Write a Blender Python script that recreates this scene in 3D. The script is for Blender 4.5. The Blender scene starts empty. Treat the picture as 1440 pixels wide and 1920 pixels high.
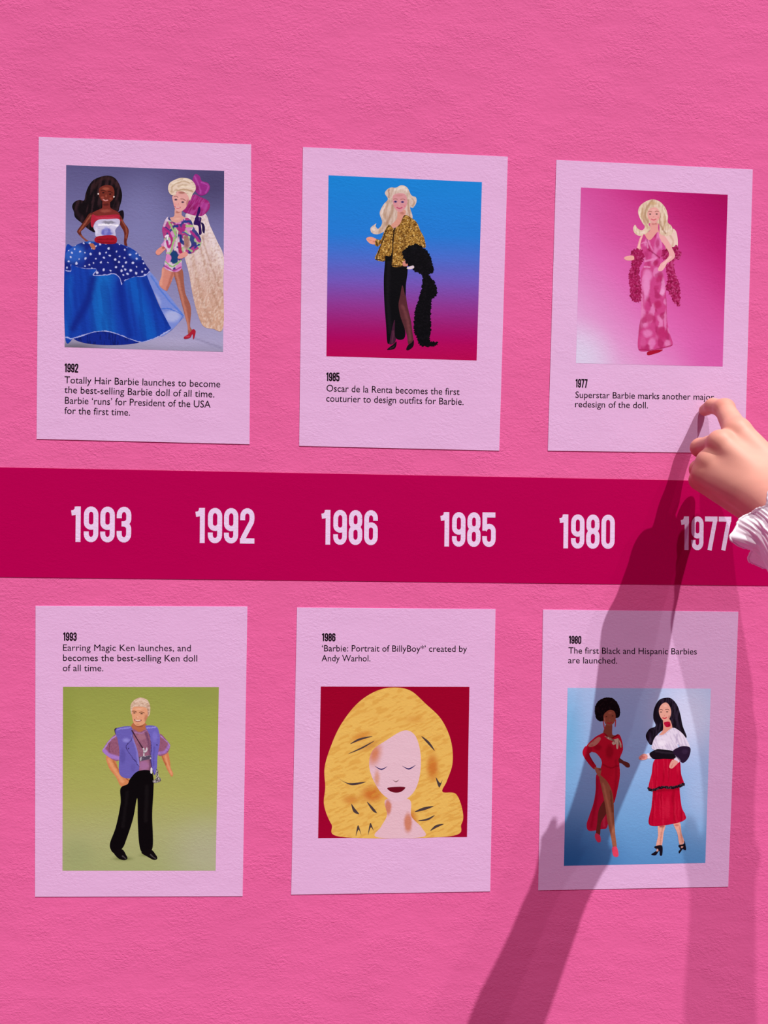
import bpy, bmesh, math, random
import numpy as np
from mathutils import Vector, Matrix
from mathutils.geometry import delaunay_2d_cdt

SC = bpy.context.scene
COL = SC.collection

# ------------------------------------------------------------------ camera
# The wall is the plane Y = 0 and everything on it is set out in metres. WX / WZ put the
# wall's own frame (x right, y down from the top row's upper left corner) into the world.
F = 1443.0                                   # focal length in pixels of a 1440 wide frame
WX, WZ = -0.31, 1.75
_w = np.radians(np.array([2.19912493, -3.62457073, 0.97757118]))
_t = np.array([-.34106306, -.36970783, .75735931])
def _rot(w):
    a = np.linalg.norm(w); k = w / a
    K = np.array([[0, -k[2], k[1]], [k[2], 0, -k[0]], [-k[1], k[0], 0]])
    return np.eye(3) + np.sin(a) * K + (1 - np.cos(a)) * K @ K
RC = _rot(_w)
CP = -RC.T @ _t                              # camera position in the wall frame
def toworld(p):
    p = np.asarray(p, float)
    return np.stack([p[..., 0] + WX, p[..., 2], WZ - p[..., 1]], -1)
def at(u, v, h=0.0):
    """point at height h in front of the wall, measured from the photograph"""
    u = np.asarray(u, float); v = np.asarray(v, float); h = np.asarray(h, float)
    d = np.stack([(u - 720) / F, (v - 960) / F, np.ones_like(u)], -1) @ RC
    s = (-h - CP[2]) / d[..., 2]
    return toworld(CP + d * s[..., None])
cam = bpy.data.cameras.new('camera'); cam_o = bpy.data.objects.new('camera', cam); COL.objects.link(cam_o)
_ax = RC @ np.eye(3)                         # rows: right, down, forward in the wall frame
def _wd(v): return Vector((v[0], v[2], -v[1]))
_r, _d, _f = (_wd(RC[i]) for i in range(3))
_m = Matrix((_r, -_d, -_f)).transposed().to_4x4(); _m.translation = Vector(toworld(CP))
cam_o.matrix_world = _m
cam.sensor_fit = 'HORIZONTAL'; cam.sensor_width = 36.0; cam.lens = F / 1440 * 36.0
cam.clip_start = 0.01; cam.clip_end = 100
SC.camera = cam_o

# ------------------------------------------------------------------ light
SUN_SLOPE = 2.17
SUN_X, GLASS_X = -0.735, 0.24                 # sideways travel per metre towards the wall
E_SUN, E_GLASS, E_SKY = 0.53, 0.245, 0.095
def sun(name, dx, slope, level, angle, col):
    d = Vector((dx, 1.0, -slope)).normalized()
    l = bpy.data.lights.new(name, 'SUN'); l.energy = level * math.pi / d.y; l.angle = math.radians(angle); l.color = col
    o = bpy.data.objects.new(name, l); COL.objects.link(o)
    o.rotation_mode = 'QUATERNION'; o.rotation_quaternion = (-d).to_track_quat('Z', 'Y')
    o.location = Vector((0.4, 0, 1.2)) - d * 4
    return o
sun('sun', SUN_X, SUN_SLOPE, E_SUN, 0.55, (0.95, 1.03, 0.97))
sun('sun_mirrored_by_glass_front', GLASS_X, SUN_SLOPE, E_GLASS, 0.8, (0.97, 1.03, 0.98))
sun('sun_mirrored_by_window_pane', SUN_X - 0.19, SUN_SLOPE, 0.045, 0.6, (0.97, 1.03, 0.98))
world = bpy.data.worlds.new('sky'); SC.world = world; world.use_nodes = True
nt = world.node_tree; bg = nt.nodes['Background']
tc = nt.nodes.new('ShaderNodeTexCoord'); sx = nt.nodes.new('ShaderNodeSeparateXYZ'); rp = nt.nodes.new('ShaderNodeValToRGB')
nt.links.new(tc.outputs['Generated'], sx.inputs[0]); nt.links.new(sx.outputs['Z'], rp.inputs[0]); nt.links.new(rp.outputs[0], bg.inputs[0])
rp.color_ramp.elements[0].position = 0.0; rp.color_ramp.elements[0].color = (1.0, 0.74, 0.95, 1)
rp.color_ramp.elements[1].position = 0.9; rp.color_ramp.elements[1].color = (0.72, 0.66, 1.0, 1)
bg.inputs[1].default_value = E_SKY * 1.5
SC.view_settings.view_transform = 'Standard'; SC.view_settings.look = 'None'
SC.view_settings.exposure = 0.0; SC.view_settings.gamma = 1.0
SC.view_settings.use_curve_mapping = False

# ------------------------------------------------------------------ helpers
def lin(c):
    if isinstance(c, str):
        c = c.lstrip('#'); c = [int(c[i:i + 2], 16) for i in (0, 2, 4)]
    c = np.asarray(c, float) / 255.0
    return np.where(c <= 0.04045, c / 12.92, ((c + 0.055) / 1.055) ** 2.4)
def tag(o, label=None, cat=None, group=None, kind=None):
    for k, v in (('label', label), ('category', cat), ('group', group), ('kind', kind)):
        if v: o[k] = v
    return o
def link(o, parent=None):
    COL.objects.link(o)
    if parent is not None: o.parent = parent
    return o
def empty(name, loc):
    o = bpy.data.objects.new(name, None); o.empty_display_size = 0.05; o.location = loc
    return link(o)
def mesh_obj(name, verts, faces, mat, parent=None, cols=None, smooth=False):
    me = bpy.data.meshes.new(name)
    v = np.asarray(verts, float)
    if parent is not None: v = v - np.array(parent_origin(parent))
    me.from_pydata([tuple(p) for p in v], [], [tuple(int(i) for i in f) for f in faces])
    if cols is not None:
        a = me.color_attributes.new('ink', 'FLOAT_COLOR', 'POINT')
        c = np.ones((len(v), 4), np.float32); c[:, :3] = cols
        a.data.foreach_set('color', c.ravel())
    if smooth: me.polygons.foreach_set('use_smooth', [True] * len(me.polygons))
    me.materials.append(mat); me.update()
    return link(bpy.data.objects.new(name, me), parent)
def parent_origin(p):
    x = Vector((0, 0, 0))
    while p is not None:
        x = x + p.location; p = p.parent
    return x

# ------------------------------------------------------------------ materials
def relief_group():
    """the plaster's grain: the same height field for the wall and for the vinyl glued over it"""
    g = bpy.data.node_groups.new('plaster_relief', 'ShaderNodeTree')
    g.interface.new_socket('Height', in_out='OUTPUT', socket_type='NodeSocketFloat')
    N = g.nodes; L = g.links
    out = N.new('NodeGroupOutput'); geo = N.new('ShaderNodeNewGeometry')
    mp = N.new('ShaderNodeVectorMath'); mp.operation = 'MULTIPLY'; mp.inputs[1].default_value = (1, 1, 1.5)
    L.new(geo.outputs['Position'], mp.inputs[0])
    def noise(scale, detail, rough):
        n = N.new('ShaderNodeTexNoise'); n.inputs['Scale'].default_value = scale
        n.inputs['Detail'].default_value = detail; n.inputs['Roughness'].default_value = rough
        L.new(mp.outputs[0], n.inputs['Vector']); return n.outputs['Fac']
    def mul(a, k):
        m = N.new('ShaderNodeMath'); m.operation = 'MULTIPLY'; L.new(a, m.inputs[0]); m.inputs[1].default_value = k; return m.outputs[0]
    def add(a, b):
        m = N.new('ShaderNodeMath'); m.operation = 'ADD'; L.new(a, m.inputs[0]); L.new(b, m.inputs[1]); return m.outputs[0]
    patch = N.new('ShaderNodeMapRange'); patch.inputs[1].default_value = .35; patch.inputs[2].default_value = .65; patch.inputs[3].default_value = .45; patch.inputs[4].default_value = 1.3
    L.new(noise(22, 2, 0.5), patch.inputs[0])
    m = N.new('ShaderNodeMath'); m.operation = 'MULTIPLY'; L.new(patch.outputs[0], m.inputs[1])
    L.new(add(mul(noise(260, 3, 0.6), 1.0), mul(noise(620, 1, 0.5), 0.3)), m.inputs[0])
    h = add(m.outputs[0], mul(noise(45, 2, 0.5), 0.7))
    L.new(h, out.inputs[0])
    return g
RELIEF = relief_group()
def mat_basic(name, color=None, rough=0.6, spec=0.3, relief=0.0, attr=None, vary=None):
    m = bpy.data.materials.new(name); m.use_nodes = True
    N = m.node_tree.nodes; L = m.node_tree.links; p = N['Principled BSDF']
    p.inputs['Roughness'].default_value = rough; p.inputs['Specular IOR Level'].default_value = spec
    if color is not None:
        c = (*lin(color), 1); p.inputs['Base Color'].default_value = c
        if vary:
            scale, amt = vary
            g = N.new('ShaderNodeNewGeometry'); n = N.new('ShaderNodeTexNoise'); n.inputs['Scale'].default_value = scale
            n.inputs['Detail'].default_value = 4
            hv = N.new('ShaderNodeHueSaturation'); hv.inputs['Color'].default_value = c
            mr = N.new('ShaderNodeMapRange'); mr.inputs[3].default_value = 1 - amt; mr.inputs[4].default_value = 1 + amt
            mr.inputs[1].default_value = .25; mr.inputs[2].default_value = .75
            L.new(g.outputs['Position'], n.inputs['Vector']); L.new(n.outputs['Fac'], mr.inputs[0]); L.new(mr.outputs[0], hv.inputs['Value'])
            L.new(hv.outputs[0], p.inputs['Base Color'])
    if attr:
        a = N.new('ShaderNodeAttribute'); a.attribute_name = attr; L.new(a.outputs['Color'], p.inputs['Base Color'])
    if relief:
        g = N.new('ShaderNodeGroup'); g.node_tree = RELIEF
        b = N.new('ShaderNodeBump'); b.inputs['Distance'].default_value = relief; b.inputs['Strength'].default_value = 1.0
        L.new(g.outputs[0], b.inputs['Height']); L.new(b.outputs[0], p.inputs['Normal'])
    return m
M_WALL = mat_basic('pink_plaster', (226, 99, 156), 0.75, 0.05, 0.00046, vary=(9, 0.035))
M_PAPER = mat_basic('lilac_vinyl', (223, 176, 217), 0.55, 0.08, 0.0002, vary=(20, 0.015))
M_INK = mat_basic('printed_ink', None, 0.6, 0.05, 0.00014, attr='ink')
M_BLACK = mat_basic('black_ink', (12, 3, 10), 0.5, 0.06, 0.0006)
M_BAND = mat_basic('magenta_vinyl', (178, 0, 78), 0.6, 0.03, 0.00012)
M_NUM = mat_basic('pale_vinyl', (229, 205, 235), 0.6, 0.06, 0.0002)
M_GROUND = mat_basic('pink_bounce_ground', (122, 26, 78), 0.8, 0.1, vary=(6, 0.05))  # unseen ground, its pink invented to throw pink bounce light onto the wall

# ------------------------------------------------------------------ wall and ground
def box(name, lo, hi, mat):
    (x0, y0, z0), (x1, y1, z1) = lo, hi
    v = [(x0, y0, z0), (x1, y0, z0), (x1, y1, z0), (x0, y1, z0), (x0, y0, z1), (x1, y0, z1), (x1, y1, z1), (x0, y1, z1)]
    f = [(0, 3, 2, 1), (4, 5, 6, 7), (0, 1, 5, 4), (1, 2, 6, 5), (2, 3, 7, 6), (3, 0, 4, 7)]
    return mesh_obj(name, v, f, mat)
tag(box('wall_front', (-3.5, 0, 0), (3.5, 0.25, 3.2), M_WALL), kind='structure')
tag(box('floor', (-6, -6, -0.15), (6, 0.25, 0), M_GROUND), kind='structure')

# ------------------------------------------------------------------ flat prints on the wall
def slab(name, corners, h0, h1, mat, parent=None, sub=1):
    """a sheet of vinyl: four photographed corners (clockwise from upper left), from height h0 to h1 off the wall"""
    c = np.array(corners, float)
    top = at(c[:, 0], c[:, 1], np.zeros(4)); bot = top.copy()
    top[:, 1] = -h1; bot[:, 1] = -h0
    v = np.concatenate([top, bot])
    f = [(3, 2, 1, 0), (4, 5, 6, 7)] + [(i, (i + 1) % 4, (i + 1) % 4 + 4, i + 4) for i in range(4)]
    return mesh_obj(name, v, f, mat, parent)
def onwall(px, h):
    p = at(px[:, 0], px[:, 1], np.zeros(len(px))); p[:, 1] = -h
    return p

# --- condensed gothic numerals, drawn as strokes in a box 0.44 wide and 1 high (y up)
def arc(cx, cy, rx, ry, a0, a1, n=10):
    a = np.radians(np.linspace(a0, a1, n)); return [(cx + rx * math.cos(x), cy + ry * math.sin(x)) for x in a]
XL, XR, XM, RX, RY = 0.082, 0.362, 0.222, 0.14, 0.16
YT, YB = 0.93, 0.07
DIG = {
 '0': [arc(XM, YT - RY, RX, RY, 0, 180) + arc(XM, YB + RY, RX, RY, 180, 360), [(XR, YB + RY - .01), (XR, YT - RY + .01)]],
 '1': [[(0.23, 1.0), (0.23, 0.0)], [(0.03, 0.815), (0.12, 0.83), (0.19, 0.90), (0.20, 0.99)]],
 '2': [[(XL, 0.66)] + arc(XM, YT - RY, RX, RY, 180, 0) + [(XR, 0.68), (0.345, 0.60), (0.11, 0.17), (0.09, 0.07)], [(0.005, YB), (0.44, YB)]],
 '3': [[(XL, 0.68)] + arc(XM, YT - RY, RX, RY, 180, 0) + arc(XM - 0.02, 0.66, 0.16, 0.14, 0, -90)[0:] , [(0.15, 0.52)] + arc(XM - 0.02, 0.38, 0.16, 0.14, 90, 0) + arc(XM, YB + RY, RX, RY, 0, -180) + [(XL, 0.32)]],
 '5': [[(0.42, YT), (XL - 0.075, YT)], [(XL, 0.99), (XL, 0.47)], [(XL, 0.50)] + arc(XM, 0.46, RX, 0.14, 160, 0) + arc(XM, YB + RY, RX, RY, 0, -180) + [(XL, 0.31)]],
 '6': [[(XR, 0.70)] + arc(XM, YT - RY, RX, RY, 0, 180) + arc(XM, YB + RY, RX, RY, 180, 360) + [(XR, 0.47)], [(XR, 0.40)] + arc(XM, 0.45, RX, 0.13, 0, 180)],
 '7': [[(0.0, YT), (0.44, YT)], [(0.36, 0.99), (0.35, 0.86), (0.17, 0.0)]],
 '8': [arc(XM, YT - RY, RX - .005, RY, 0, 180) + [(XL + .005, 0.66)] + arc(XM, 0.65, RX - .005, 0.13, 180, 360), [(XR - .005, 0.64), (XR - .005, YT - RY)],
       arc(XM, 0.37, RX, 0.14, 0, 180) + arc(XM, YB + RY, RX, RY, 180, 360), [(XR, YB + RY - .01), (XR, 0.38)]],
 '9': [[(XL, 0.30)] + arc(XM, YB + RY, RX, RY, 180, 360) + arc(XM, YT - RY, RX, RY, 0, 180) + [(XL, 0.53)], [(XL, 0.60)] + arc(XM, 0.55, RX, 0.13, 180, 360)],
}
def stroke_strip(pts, w):
    p = np.array(pts, float)
    keep = [0] + [i for i in range(1, len(p)) if np.hypot(*(p[i] - p[i - 1])) > 1e-5]; p = p[keep]
    d = np.diff(p, axis=0); d /= np.linalg.norm(d, axis=1)[:, None]
    t = np.vstack([d[:1], d[:-1] + d[1:], d[-1:]]); t /= np.maximum(np.linalg.norm(t, axis=1)[:, None], 1e-6)
    n = np.stack([-t[:, 1], t[:, 0]], 1)
    k = np.ones(len(p)); k[1:-1] = 1 / np.maximum(0.5, np.abs((n[1:-1] * np.stack([-d[1:, 1], d[1:, 0]], 1)).sum(1)))
    a = p + n * (w / 2 * k)[:, None]; b = p - n * (w / 2 * k)[:, None]
    v = np.vstack([a, b]); m = len(p)
    return v, [(i, i + m, i + 1 + m, i + 1) for i in range(m - 1)]
ADV = {'1': 0.36}
def number_geo(text, w=0.148):
    V = []; Fc = []; Z = []; x = 0.0; n = 0
    for ch in text:
        for st in DIG[ch]:
            v, f = stroke_strip(st, w); v = v.copy(); v[:, 0] += x - (0.03 if ch == '1' else 0)
            V.append(v); Z.append(np.full(len(v), len(Z) * 4e-6)); Fc += [tuple(i + n for i in q) for q in f]; n += len(v)
        x += ADV.get(ch, 0.485)
    V = np.vstack(V); V[:, 0] -= V[:, 0].min()
    return V, Fc, np.concatenate(Z)
def place_text(V, a, b, hpx, slant=0.0):
    """text drawn in a unit frame (y up) onto the wall: baseline from pixel a to pixel b, unit height hpx"""
    a = np.array(a, float); b = np.array(b, float); u = (b - a) / V[:, 0].max()
    e = (b - a) / np.hypot(*(b - a)); up = np.array([e[1] + slant, -e[0]])
    return a + V[:, :1] * u + V[:, 1:2] * up * hpx
def number(name, text, a, b, hpx, mat, parent, h, w=0.148, slant=0.0):
    V, Fc, Z = number_geo(text, w)
    W = onwall(place_text(V, a, b, hpx, slant), h); W[:, 1] -= Z
    return mesh_obj(name, W, Fc, mat, parent)
def caption(name, lines, mat, parent, h):
    """lines: (text, start pixel, end pixel, cap height in pixels)"""
    VV = []; FF = []; n = 0
    for text, a, b, cap in lines:
        cu = bpy.data.curves.new('caption_line', 'FONT'); cu.body = text; cu.offset = 0.0 if 'M' in text else 0.003; cu.resolution_u = 3
        o = bpy.data.objects.new('caption_line', cu); COL.objects.link(o)
        bpy.context.view_layer.update()
        me = o.to_mesh(); v = np.array([x.co[:2] for x in me.vertices]); f = [tuple(q.vertices) for q in me.polygons]
        o.to_mesh_clear(); bpy.data.objects.remove(o); bpy.data.curves.remove(cu)
        v[:, 0] -= v[:, 0].min(); v[:, 1] /= 0.70
        px = place_text(v, a, b, cap)
        VV.append(px); FF += [tuple(i + n for i in q) for q in f]; n += len(v)
    return mesh_obj(name, onwall(np.vstack(VV), h), FF, mat, parent)

# --- printed pictures: every printed shape is an outline filled with a fine mesh that carries the ink colours
def catmull(pts, closed=True, step=4.0):
    p = np.array(pts, float); n = len(p); out = []
    rng = range(n if closed else n - 1)
    for i in rng:
        p0, p1, p2, p3 = (p[(i + k) % n] if closed else p[min(max(i + k, 0), n - 1)] for k in (-1, 0, 1, 2))
        m = max(2, int(np.hypot(*(p2 - p1)) / step)); t = np.linspace(0, 1, m, endpoint=False)[:, None]
        out.append(0.5 * (2 * p1 + (p2 - p0) * t + (2 * p0 - 5 * p1 + 4 * p2 - p3) * t ** 2 + (3 * p1 - p0 - 3 * p2 + p3) * t ** 3))
    q = np.vstack(out)
    return q if closed else np.vstack([q, p[-1:]])
def inside(poly, P):
    x, y = P[:, 0], P[:, 1]; r = np.zeros(len(P), bool); j = len(poly) - 1
    for i in range(len(poly)):
        xi, yi = poly[i]; xj, yj = poly[j]
        if yi != yj:
            r ^= ((yi > y) != (yj > y)) & (x < (xj - xi) * (y - yi) / (yj - yi) + xi)
        j = i
    return r
def segdist(P, pts):
    d = np.full(len(P), 1e9); s = np.zeros(len(P)); p = np.array(pts, float); n = len(p) - 1
    for i in range(n):
        a, b = p[i], p[i + 1]; ab = b - a
        t = np.clip(((P - a) @ ab) / max(ab @ ab, 1e-9), 0, 1)
        q = np.linalg.norm(P - a - t[:, None] * ab, axis=1)
        m = q < d; d = np.where(m, q, d); s = np.where(m, (i + t) / n, s)
    return d, s
def vnoise(P, seed=0):
    i = np.floor(P).astype(np.int64); f = P - i; f = f * f * (3 - 2 * f)
    def h(x, y):
        v = np.sin(x * 127.1 + y * 311.7 + seed * 74.7) * 43758.5453; return v - np.floor(v)
    a, b, c, d = h(i[:, 0], i[:, 1]), h(i[:, 0] + 1, i[:, 1]), h(i[:, 0], i[:, 1] + 1), h(i[:, 0] + 1, i[:, 1] + 1)
    return (a * (1 - f[:, 0]) + b * f[:, 0]) * (1 - f[:, 1]) + (c * (1 - f[:, 0]) + d * f[:, 0]) * f[:, 1]
def ss(x): x = np.clip(x, 0, 1); return x * x * (3 - 2 * x)
# ink operations
def S(pts, w, col, a=1.0, soft=0.4, curve=True):          # a stroke
    q = catmull(pts, False, 8) if curve and len(pts) > 2 else pts
    def f(P, C):
        d, _ = segdist(P, q); k = a * (1 - ss((d - w / 2 * (1 - soft)) / (w * soft + 1e-6)))
        return C + (lin(col) - C) * k[:, None]
    return f
def B(cx, cy, rx, ry, col, a=1.0, soft=0.6, ang=0):       # a soft patch
    def f(P, C):
        ca, sa = math.cos(math.radians(ang)), math.sin(math.radians(ang))
        x, y = P[:, 0] - cx, P[:, 1] - cy
        d = np.hypot((x * ca + y * sa) / rx, (-x * sa + y * ca) / ry)
        k = a * (1 - ss((d - (1 - soft)) / (soft + 1e-6)))
        return C + (lin(col) - C) * k[:, None]
    return f
def G(p0, p1, stops):                                     # a gradient of stops (t, colour)
    def f(P, C):
        p0_, p1_ = np.array(p0, float), np.array(p1, float); d = p1_ - p0_
        t = ((P - p0_) @ d) / (d @ d); T = [s[0] for s in stops]; K = np.array([lin(s[1]) ** (1 / 2.2) for s in stops])
        return np.stack([np.interp(t, T, K[:, i]) for i in range(3)], 1) ** 2.2
    return f
def N(sx, sy, col, a, seed=1, ang=0, lo=0.5, hi=0.8):     # grain of one colour, stretched along an angle
    def f(P, C):
        ca, sa = math.cos(math.radians(ang)), math.sin(math.radians(ang))
        Q = np.stack([(P[:, 0] * ca + P[:, 1] * sa) / sx, (-P[:, 0] * sa + P[:, 1] * ca) / sy], 1)
        k = a * ss((vnoise(Q, seed) - lo) / (hi - lo))
        return C + (lin(col) - C) * k[:, None]
    return f
def DOTS(n, box_, r, col, a=1.0, seed=0):                 # scattered spots
    rnd = random.Random(seed); c = []
    for _ in range(n):
        best = max(((rnd.uniform(box_[0], box_[2]), rnd.uniform(box_[1], box_[3])) for _k in range(12)), key=lambda q: min([math.hypot(q[0] - x[0], q[1] - x[1]) for x in c] + [1e9]))
        c.append((best[0], best[1], r * rnd.uniform(.7, 1.25)))
    def f(P, C):
        for x, y, q in c:
            k = a * (1 - ss((np.hypot(P[:, 0] - x, P[:, 1] - y) / q - .6) / .5)); C = C + (lin(col) - C) * k[:, None]
        return C
    return f
class Picture:
    def __init__(self, poster, scale, off, h0):
        self.poster, self.s, self.off, self.h, self.parts, self.labels = poster, scale, np.array(off, float), h0, {}, {}
        self.n = 0; self.rnd = random.Random(4)
    def shape(self, key, pts, col, ops=(), step=5.0, jag=0.0, smooth=True, edge=None, warp=True):
        if key.split('/')[-1] in ('shoe', 'earring', 'arm', 'leg', 'hand', 'shirt_sleeve', 'hair_bow_loop'):
            self.c = getattr(self, 'c', 0) + 1; key += '#%d' % self.c
        q = catmull(pts, True, edge or 4.0) if smooth else np.array(pts, float)
        if jag:
            t = np.roll(q, -1, 0) - np.roll(q, 1, 0); t /= np.maximum(np.linalg.norm(t, axis=1)[:, None], 1e-6)
            q = q + np.stack([t[:, 1], -t[:, 0]], 1) * np.array([[self.rnd.uniform(-jag, jag)] for _ in q])
        lo, hi = q.min(0), q.max(0)
        gx, gy = np.meshgrid(np.arange(lo[0] + step / 2, hi[0], step), np.arange(lo[1] + step / 2, hi[1], step * 0.87))
        gx = gx + (np.arange(gx.shape[0]) % 2)[:, None] * step / 2
        g = np.stack([gx.ravel(), gy.ravel()], 1); g = g[inside(q, g)]
        if len(g):
            d, _ = segdist(g, np.vstack([q, q[:1]])); g = g[d > step * 0.35]
        P = np.vstack([q, g]); n = len(q)
        r = delaunay_2d_cdt([Vector(p) for p in P], [(i, (i + 1) % n) for i in range(n)], [list(range(n))], 1, 1e-4)
        P = np.array([tuple(v) for v in r[0]]); F_ = [tuple(f) for f in r[2]]
        F_ = [f if ((P[f[1]] - P[f[0]])[0] * (P[f[2]] - P[f[0]])[1] - (P[f[1]] - P[f[0]])[1] * (P[f[2]] - P[f[0]])[0]) < 0 else f[::-1] for f in F_]
        C = np.tile(lin(col), (len(P), 1)); Q = P
        if step > 3: Q = P + 7 * np.stack([vnoise(P / 26, 21) - .5, vnoise(P / 26, 22) - .5], 1) + 5 * np.stack([vnoise(P / 9, 23) - .5, vnoise(P / 9, 24) - .5], 1)
        for o in ops: C = o(Q if warp else P, C)
        self.n += 1
        W = onwall(P / self.s + self.off, self.h + self.n * 5e-6)
        self.parts.setdefault(key, []).append((W, F_, np.clip(C, 0, 1)))
    def build(self):
        made = {}
        for key in sorted(self.parts, key=lambda k: (k.count('/'), list(self.parts).index(k))):
            V, Fc, Cc, n = [], [], [], 0
            for W, f, c in self.parts[key]:
                V.append(W); Fc += [tuple(i + n for i in q) for q in f]; Cc.append(c); n += len(W)
            par = made[key.split('/')[0]] if '/' in key else self.poster
            name = key.split('/')[-1].split('#')[0]
            o = mesh_obj(name, np.vstack(V), Fc, M_INK, par, np.vstack(Cc))
            if key in self.labels: o['label'] = self.labels[key]
            made[key] = o
        return made
H_PAPER, H_PIC, H_INK = 0.0005, 0.00056, 0.00056
def poster(label, corners, pic, scale, off, bgops, col, heading, lines):
    c = np.array(corners, float); bl = onwall(c[3:4], 0.0)[0]
    root = empty('poster', bl)
    tag(root, label, 'poster', 'timeline posters on the wall')
    slab('paper', corners, 0.0, H_PAPER, M_PAPER, root)
    P = Picture(root, scale, off, H_PIC)
    q = (np.array(pic, float) - P.off) * P.s
    # picture: a rectangle, meshed fine enough for its gradient
    P.shape('picture', [tuple(q[0] + (q[1] - q[0]) * t) for t in np.linspace(0, 1, 30, False)] + [tuple(q[1] + (q[2] - q[1]) * t) for t in np.linspace(0, 1, 30, False)]
            + [tuple(q[2] + (q[3] - q[2]) * t) for t in np.linspace(0, 1, 30, False)] + [tuple(q[3] + (q[0] - q[3]) * t) for t in np.linspace(0, 1, 30, False)],
            col, bgops, step=16, smooth=False, warp=False)
    text, a, b, hp = heading
    number('year_heading', text, a, b, hp, M_BLACK, root, H_PIC, w=0.17)
    caption('caption', lines, M_BLACK, root, H_PIC)
    return P

# ------------------------------------------------------------------ the timeline band
band = empty('timeline_band', onwall(np.array([[720., 1090.]]), 0)[0])
tag(band, 'deep magenta band across the pink wall with six pale years', 'wall band')
slab('vinyl_strip', [(-560, 865.5), (2000, 914.5), (2000, 1104.5), (-560, 1075.5)], 0.0, 0.0004, M_BAND, band)
for text, a, b in (('1993', (133, 1016), (246, 1017)), ('1992', (366, 1018), (477, 1019)), ('1986', (602, 1021), (708, 1022)),
                   ('1985', (825, 1024.5), (929, 1025.5)), ('1980', (1048, 1028), (1152, 1029)), ('1977', (1275.5, 1031), (1370, 1032))):
    n = number('year_numeral', text, a, b, 66.5 - (b[0] - 246) / 1124 * 3.5, M_NUM, band, 0.00046)

# ------------------------------------------------------------------ poster: 1992
P = poster('lilac poster with a doll in a blue ball gown beside a long-haired blonde doll',
           [(73, 257), (471, 271), (468, 833), (69, 823)], [(124.5, 310), (420.5, 321), (418.5, 660), (121.5, 651)], 4.5, (110, 300),
           [G((700, 60), (600, 1600), [(0, (88, 84, 130)), (.35, (118, 116, 165)), (.7, (140, 138, 180)), (.93, (165, 160, 196)), (1, (150, 145, 172))]),
            B(1300, 200, 480, 380, (66, 58, 98), .75, .95), B(150, 1600, 330, 90, (84, 80, 84), .8, .9), B(1000, 1540, 420, 60, (174, 168, 200), .5, .9),
            B(700, 500, 350, 500, (132, 132, 182), .5, .95), S([(1140, 1500), (1380, 1590)], 14, (130, 125, 160), .6, .9)],
           (120, 118, 165),
           ('1992', (121, 698), (147, 698.6), 16.5),
           [('Totally Hair Barbie launches to become', (121, 718.5), (413, 726.5), 13.2), ('the best-selling Barbie doll of all time.', (121, 737), (402, 745.3), 13.2),
            ('Barbie \u2018runs\u2019 for President of the USA', (122, 757), (395, 764.5), 13.2), ('for the first time.', (121, 776), (244, 779.4), 13.2)])
sh = P.shape
P.labels['printed_doll#1'] = 'dark-haired doll in a blue ball gown'
P.labels['printed_doll#2'] = 'blonde doll in a swirl-patterned minidress'
D = 'printed_doll#1'
sh(D + '/hair', [(350, 145), (415, 133), (470, 150), (510, 200), (535, 280), (532, 340), (515, 400), (500, 440), (440, 430), (330, 430), (300, 470), (300, 560), (305, 612), (245, 580), (190, 530), (140, 485), (130, 440), (115, 395), (132, 358), (175, 338), (215, 342), (228, 290), (250, 230), (290, 175)],
   (17, 8, 14), [N(14, 90, (58, 34, 40), .7, 3, 12), S([(300, 230), (360, 165), (440, 160), (500, 220)], 26, (62, 34, 36), .5, .9), S([(160, 370), (150, 430), (200, 500)], 30, (44, 26, 36), .6, .9)])
sh(D + '/shoulder_bow', [(505, 440), (545, 428), (550, 490), (520, 545), (500, 520), (512, 470)], (20, 10, 22))
sh(D, [(375, 350), (430, 352), (440, 405), (500, 440), (500, 470), (290, 470), (285, 448), (340, 420), (368, 405)], (118, 44, 38), [B(400, 430, 60, 20, (165, 84, 70), .6), B(400, 378, 40, 16, (66, 20, 18), .7)])
sh(D + '/head', [(350, 235), (400, 213), (450, 222), (470, 260), (468, 310), (450, 345), (410, 368), (370, 350), (345, 310), (340, 270)], (112, 44, 34),
   [B(400, 245, 40, 18, (160, 82, 62), .8), B(372, 318, 18, 14, (165, 78, 64), .7), B(440, 328, 16, 12, (160, 76, 60), .6), B(402, 305, 8, 16, (172, 92, 72), .6),
    B(378, 278, 15, 8, (20, 8, 12), .95), B(436, 290, 15, 8, (20, 8, 12), .95), S([(358, 262), (378, 256), (396, 264)], 5, (34, 12, 12)), S([(420, 270), (440, 270), (456, 280)], 5, (34, 12, 12)),
    S([(376, 336), (394, 346), (416, 342)], 9, (192, 104, 104)), S([(380, 337), (396, 342), (412, 340)], 4, (225, 190, 185))], step=3)
sh(D + '/arm', [(270, 450), (295, 455), (290, 500), (250, 545), (210, 585), (190, 610), (210, 650), (260, 690), (305, 725), (310, 748), (290, 757), (262, 715), (200, 660), (165, 622), (158, 600), (185, 560), (225, 505), (250, 465)],
   (96, 38, 30), [S([(272, 470), (210, 560), (176, 605)], 12, (170, 92, 70), .7, .9), S([(190, 640), (250, 695), (290, 735)], 12, (165, 90, 70), .7, .9)])
sh(D + '/arm', [(505, 460), (530, 480), (555, 530), (590, 585), (588, 640), (575, 690), (580, 725), (560, 730), (552, 690), (555, 640), (548, 600), (520, 550), (500, 500)], (100, 38, 30),
   [S([(535, 510), (575, 590), (572, 660)], 12, (158, 84, 64), .7, .9)])
sh(D + '/bodice', [(285, 462), (330, 472), (500, 462), (515, 490), (512, 520), (330, 512), (290, 570), (272, 540)], (172, 34, 58), [B(400, 490, 120, 12, (196, 62, 86), .6)])
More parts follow.
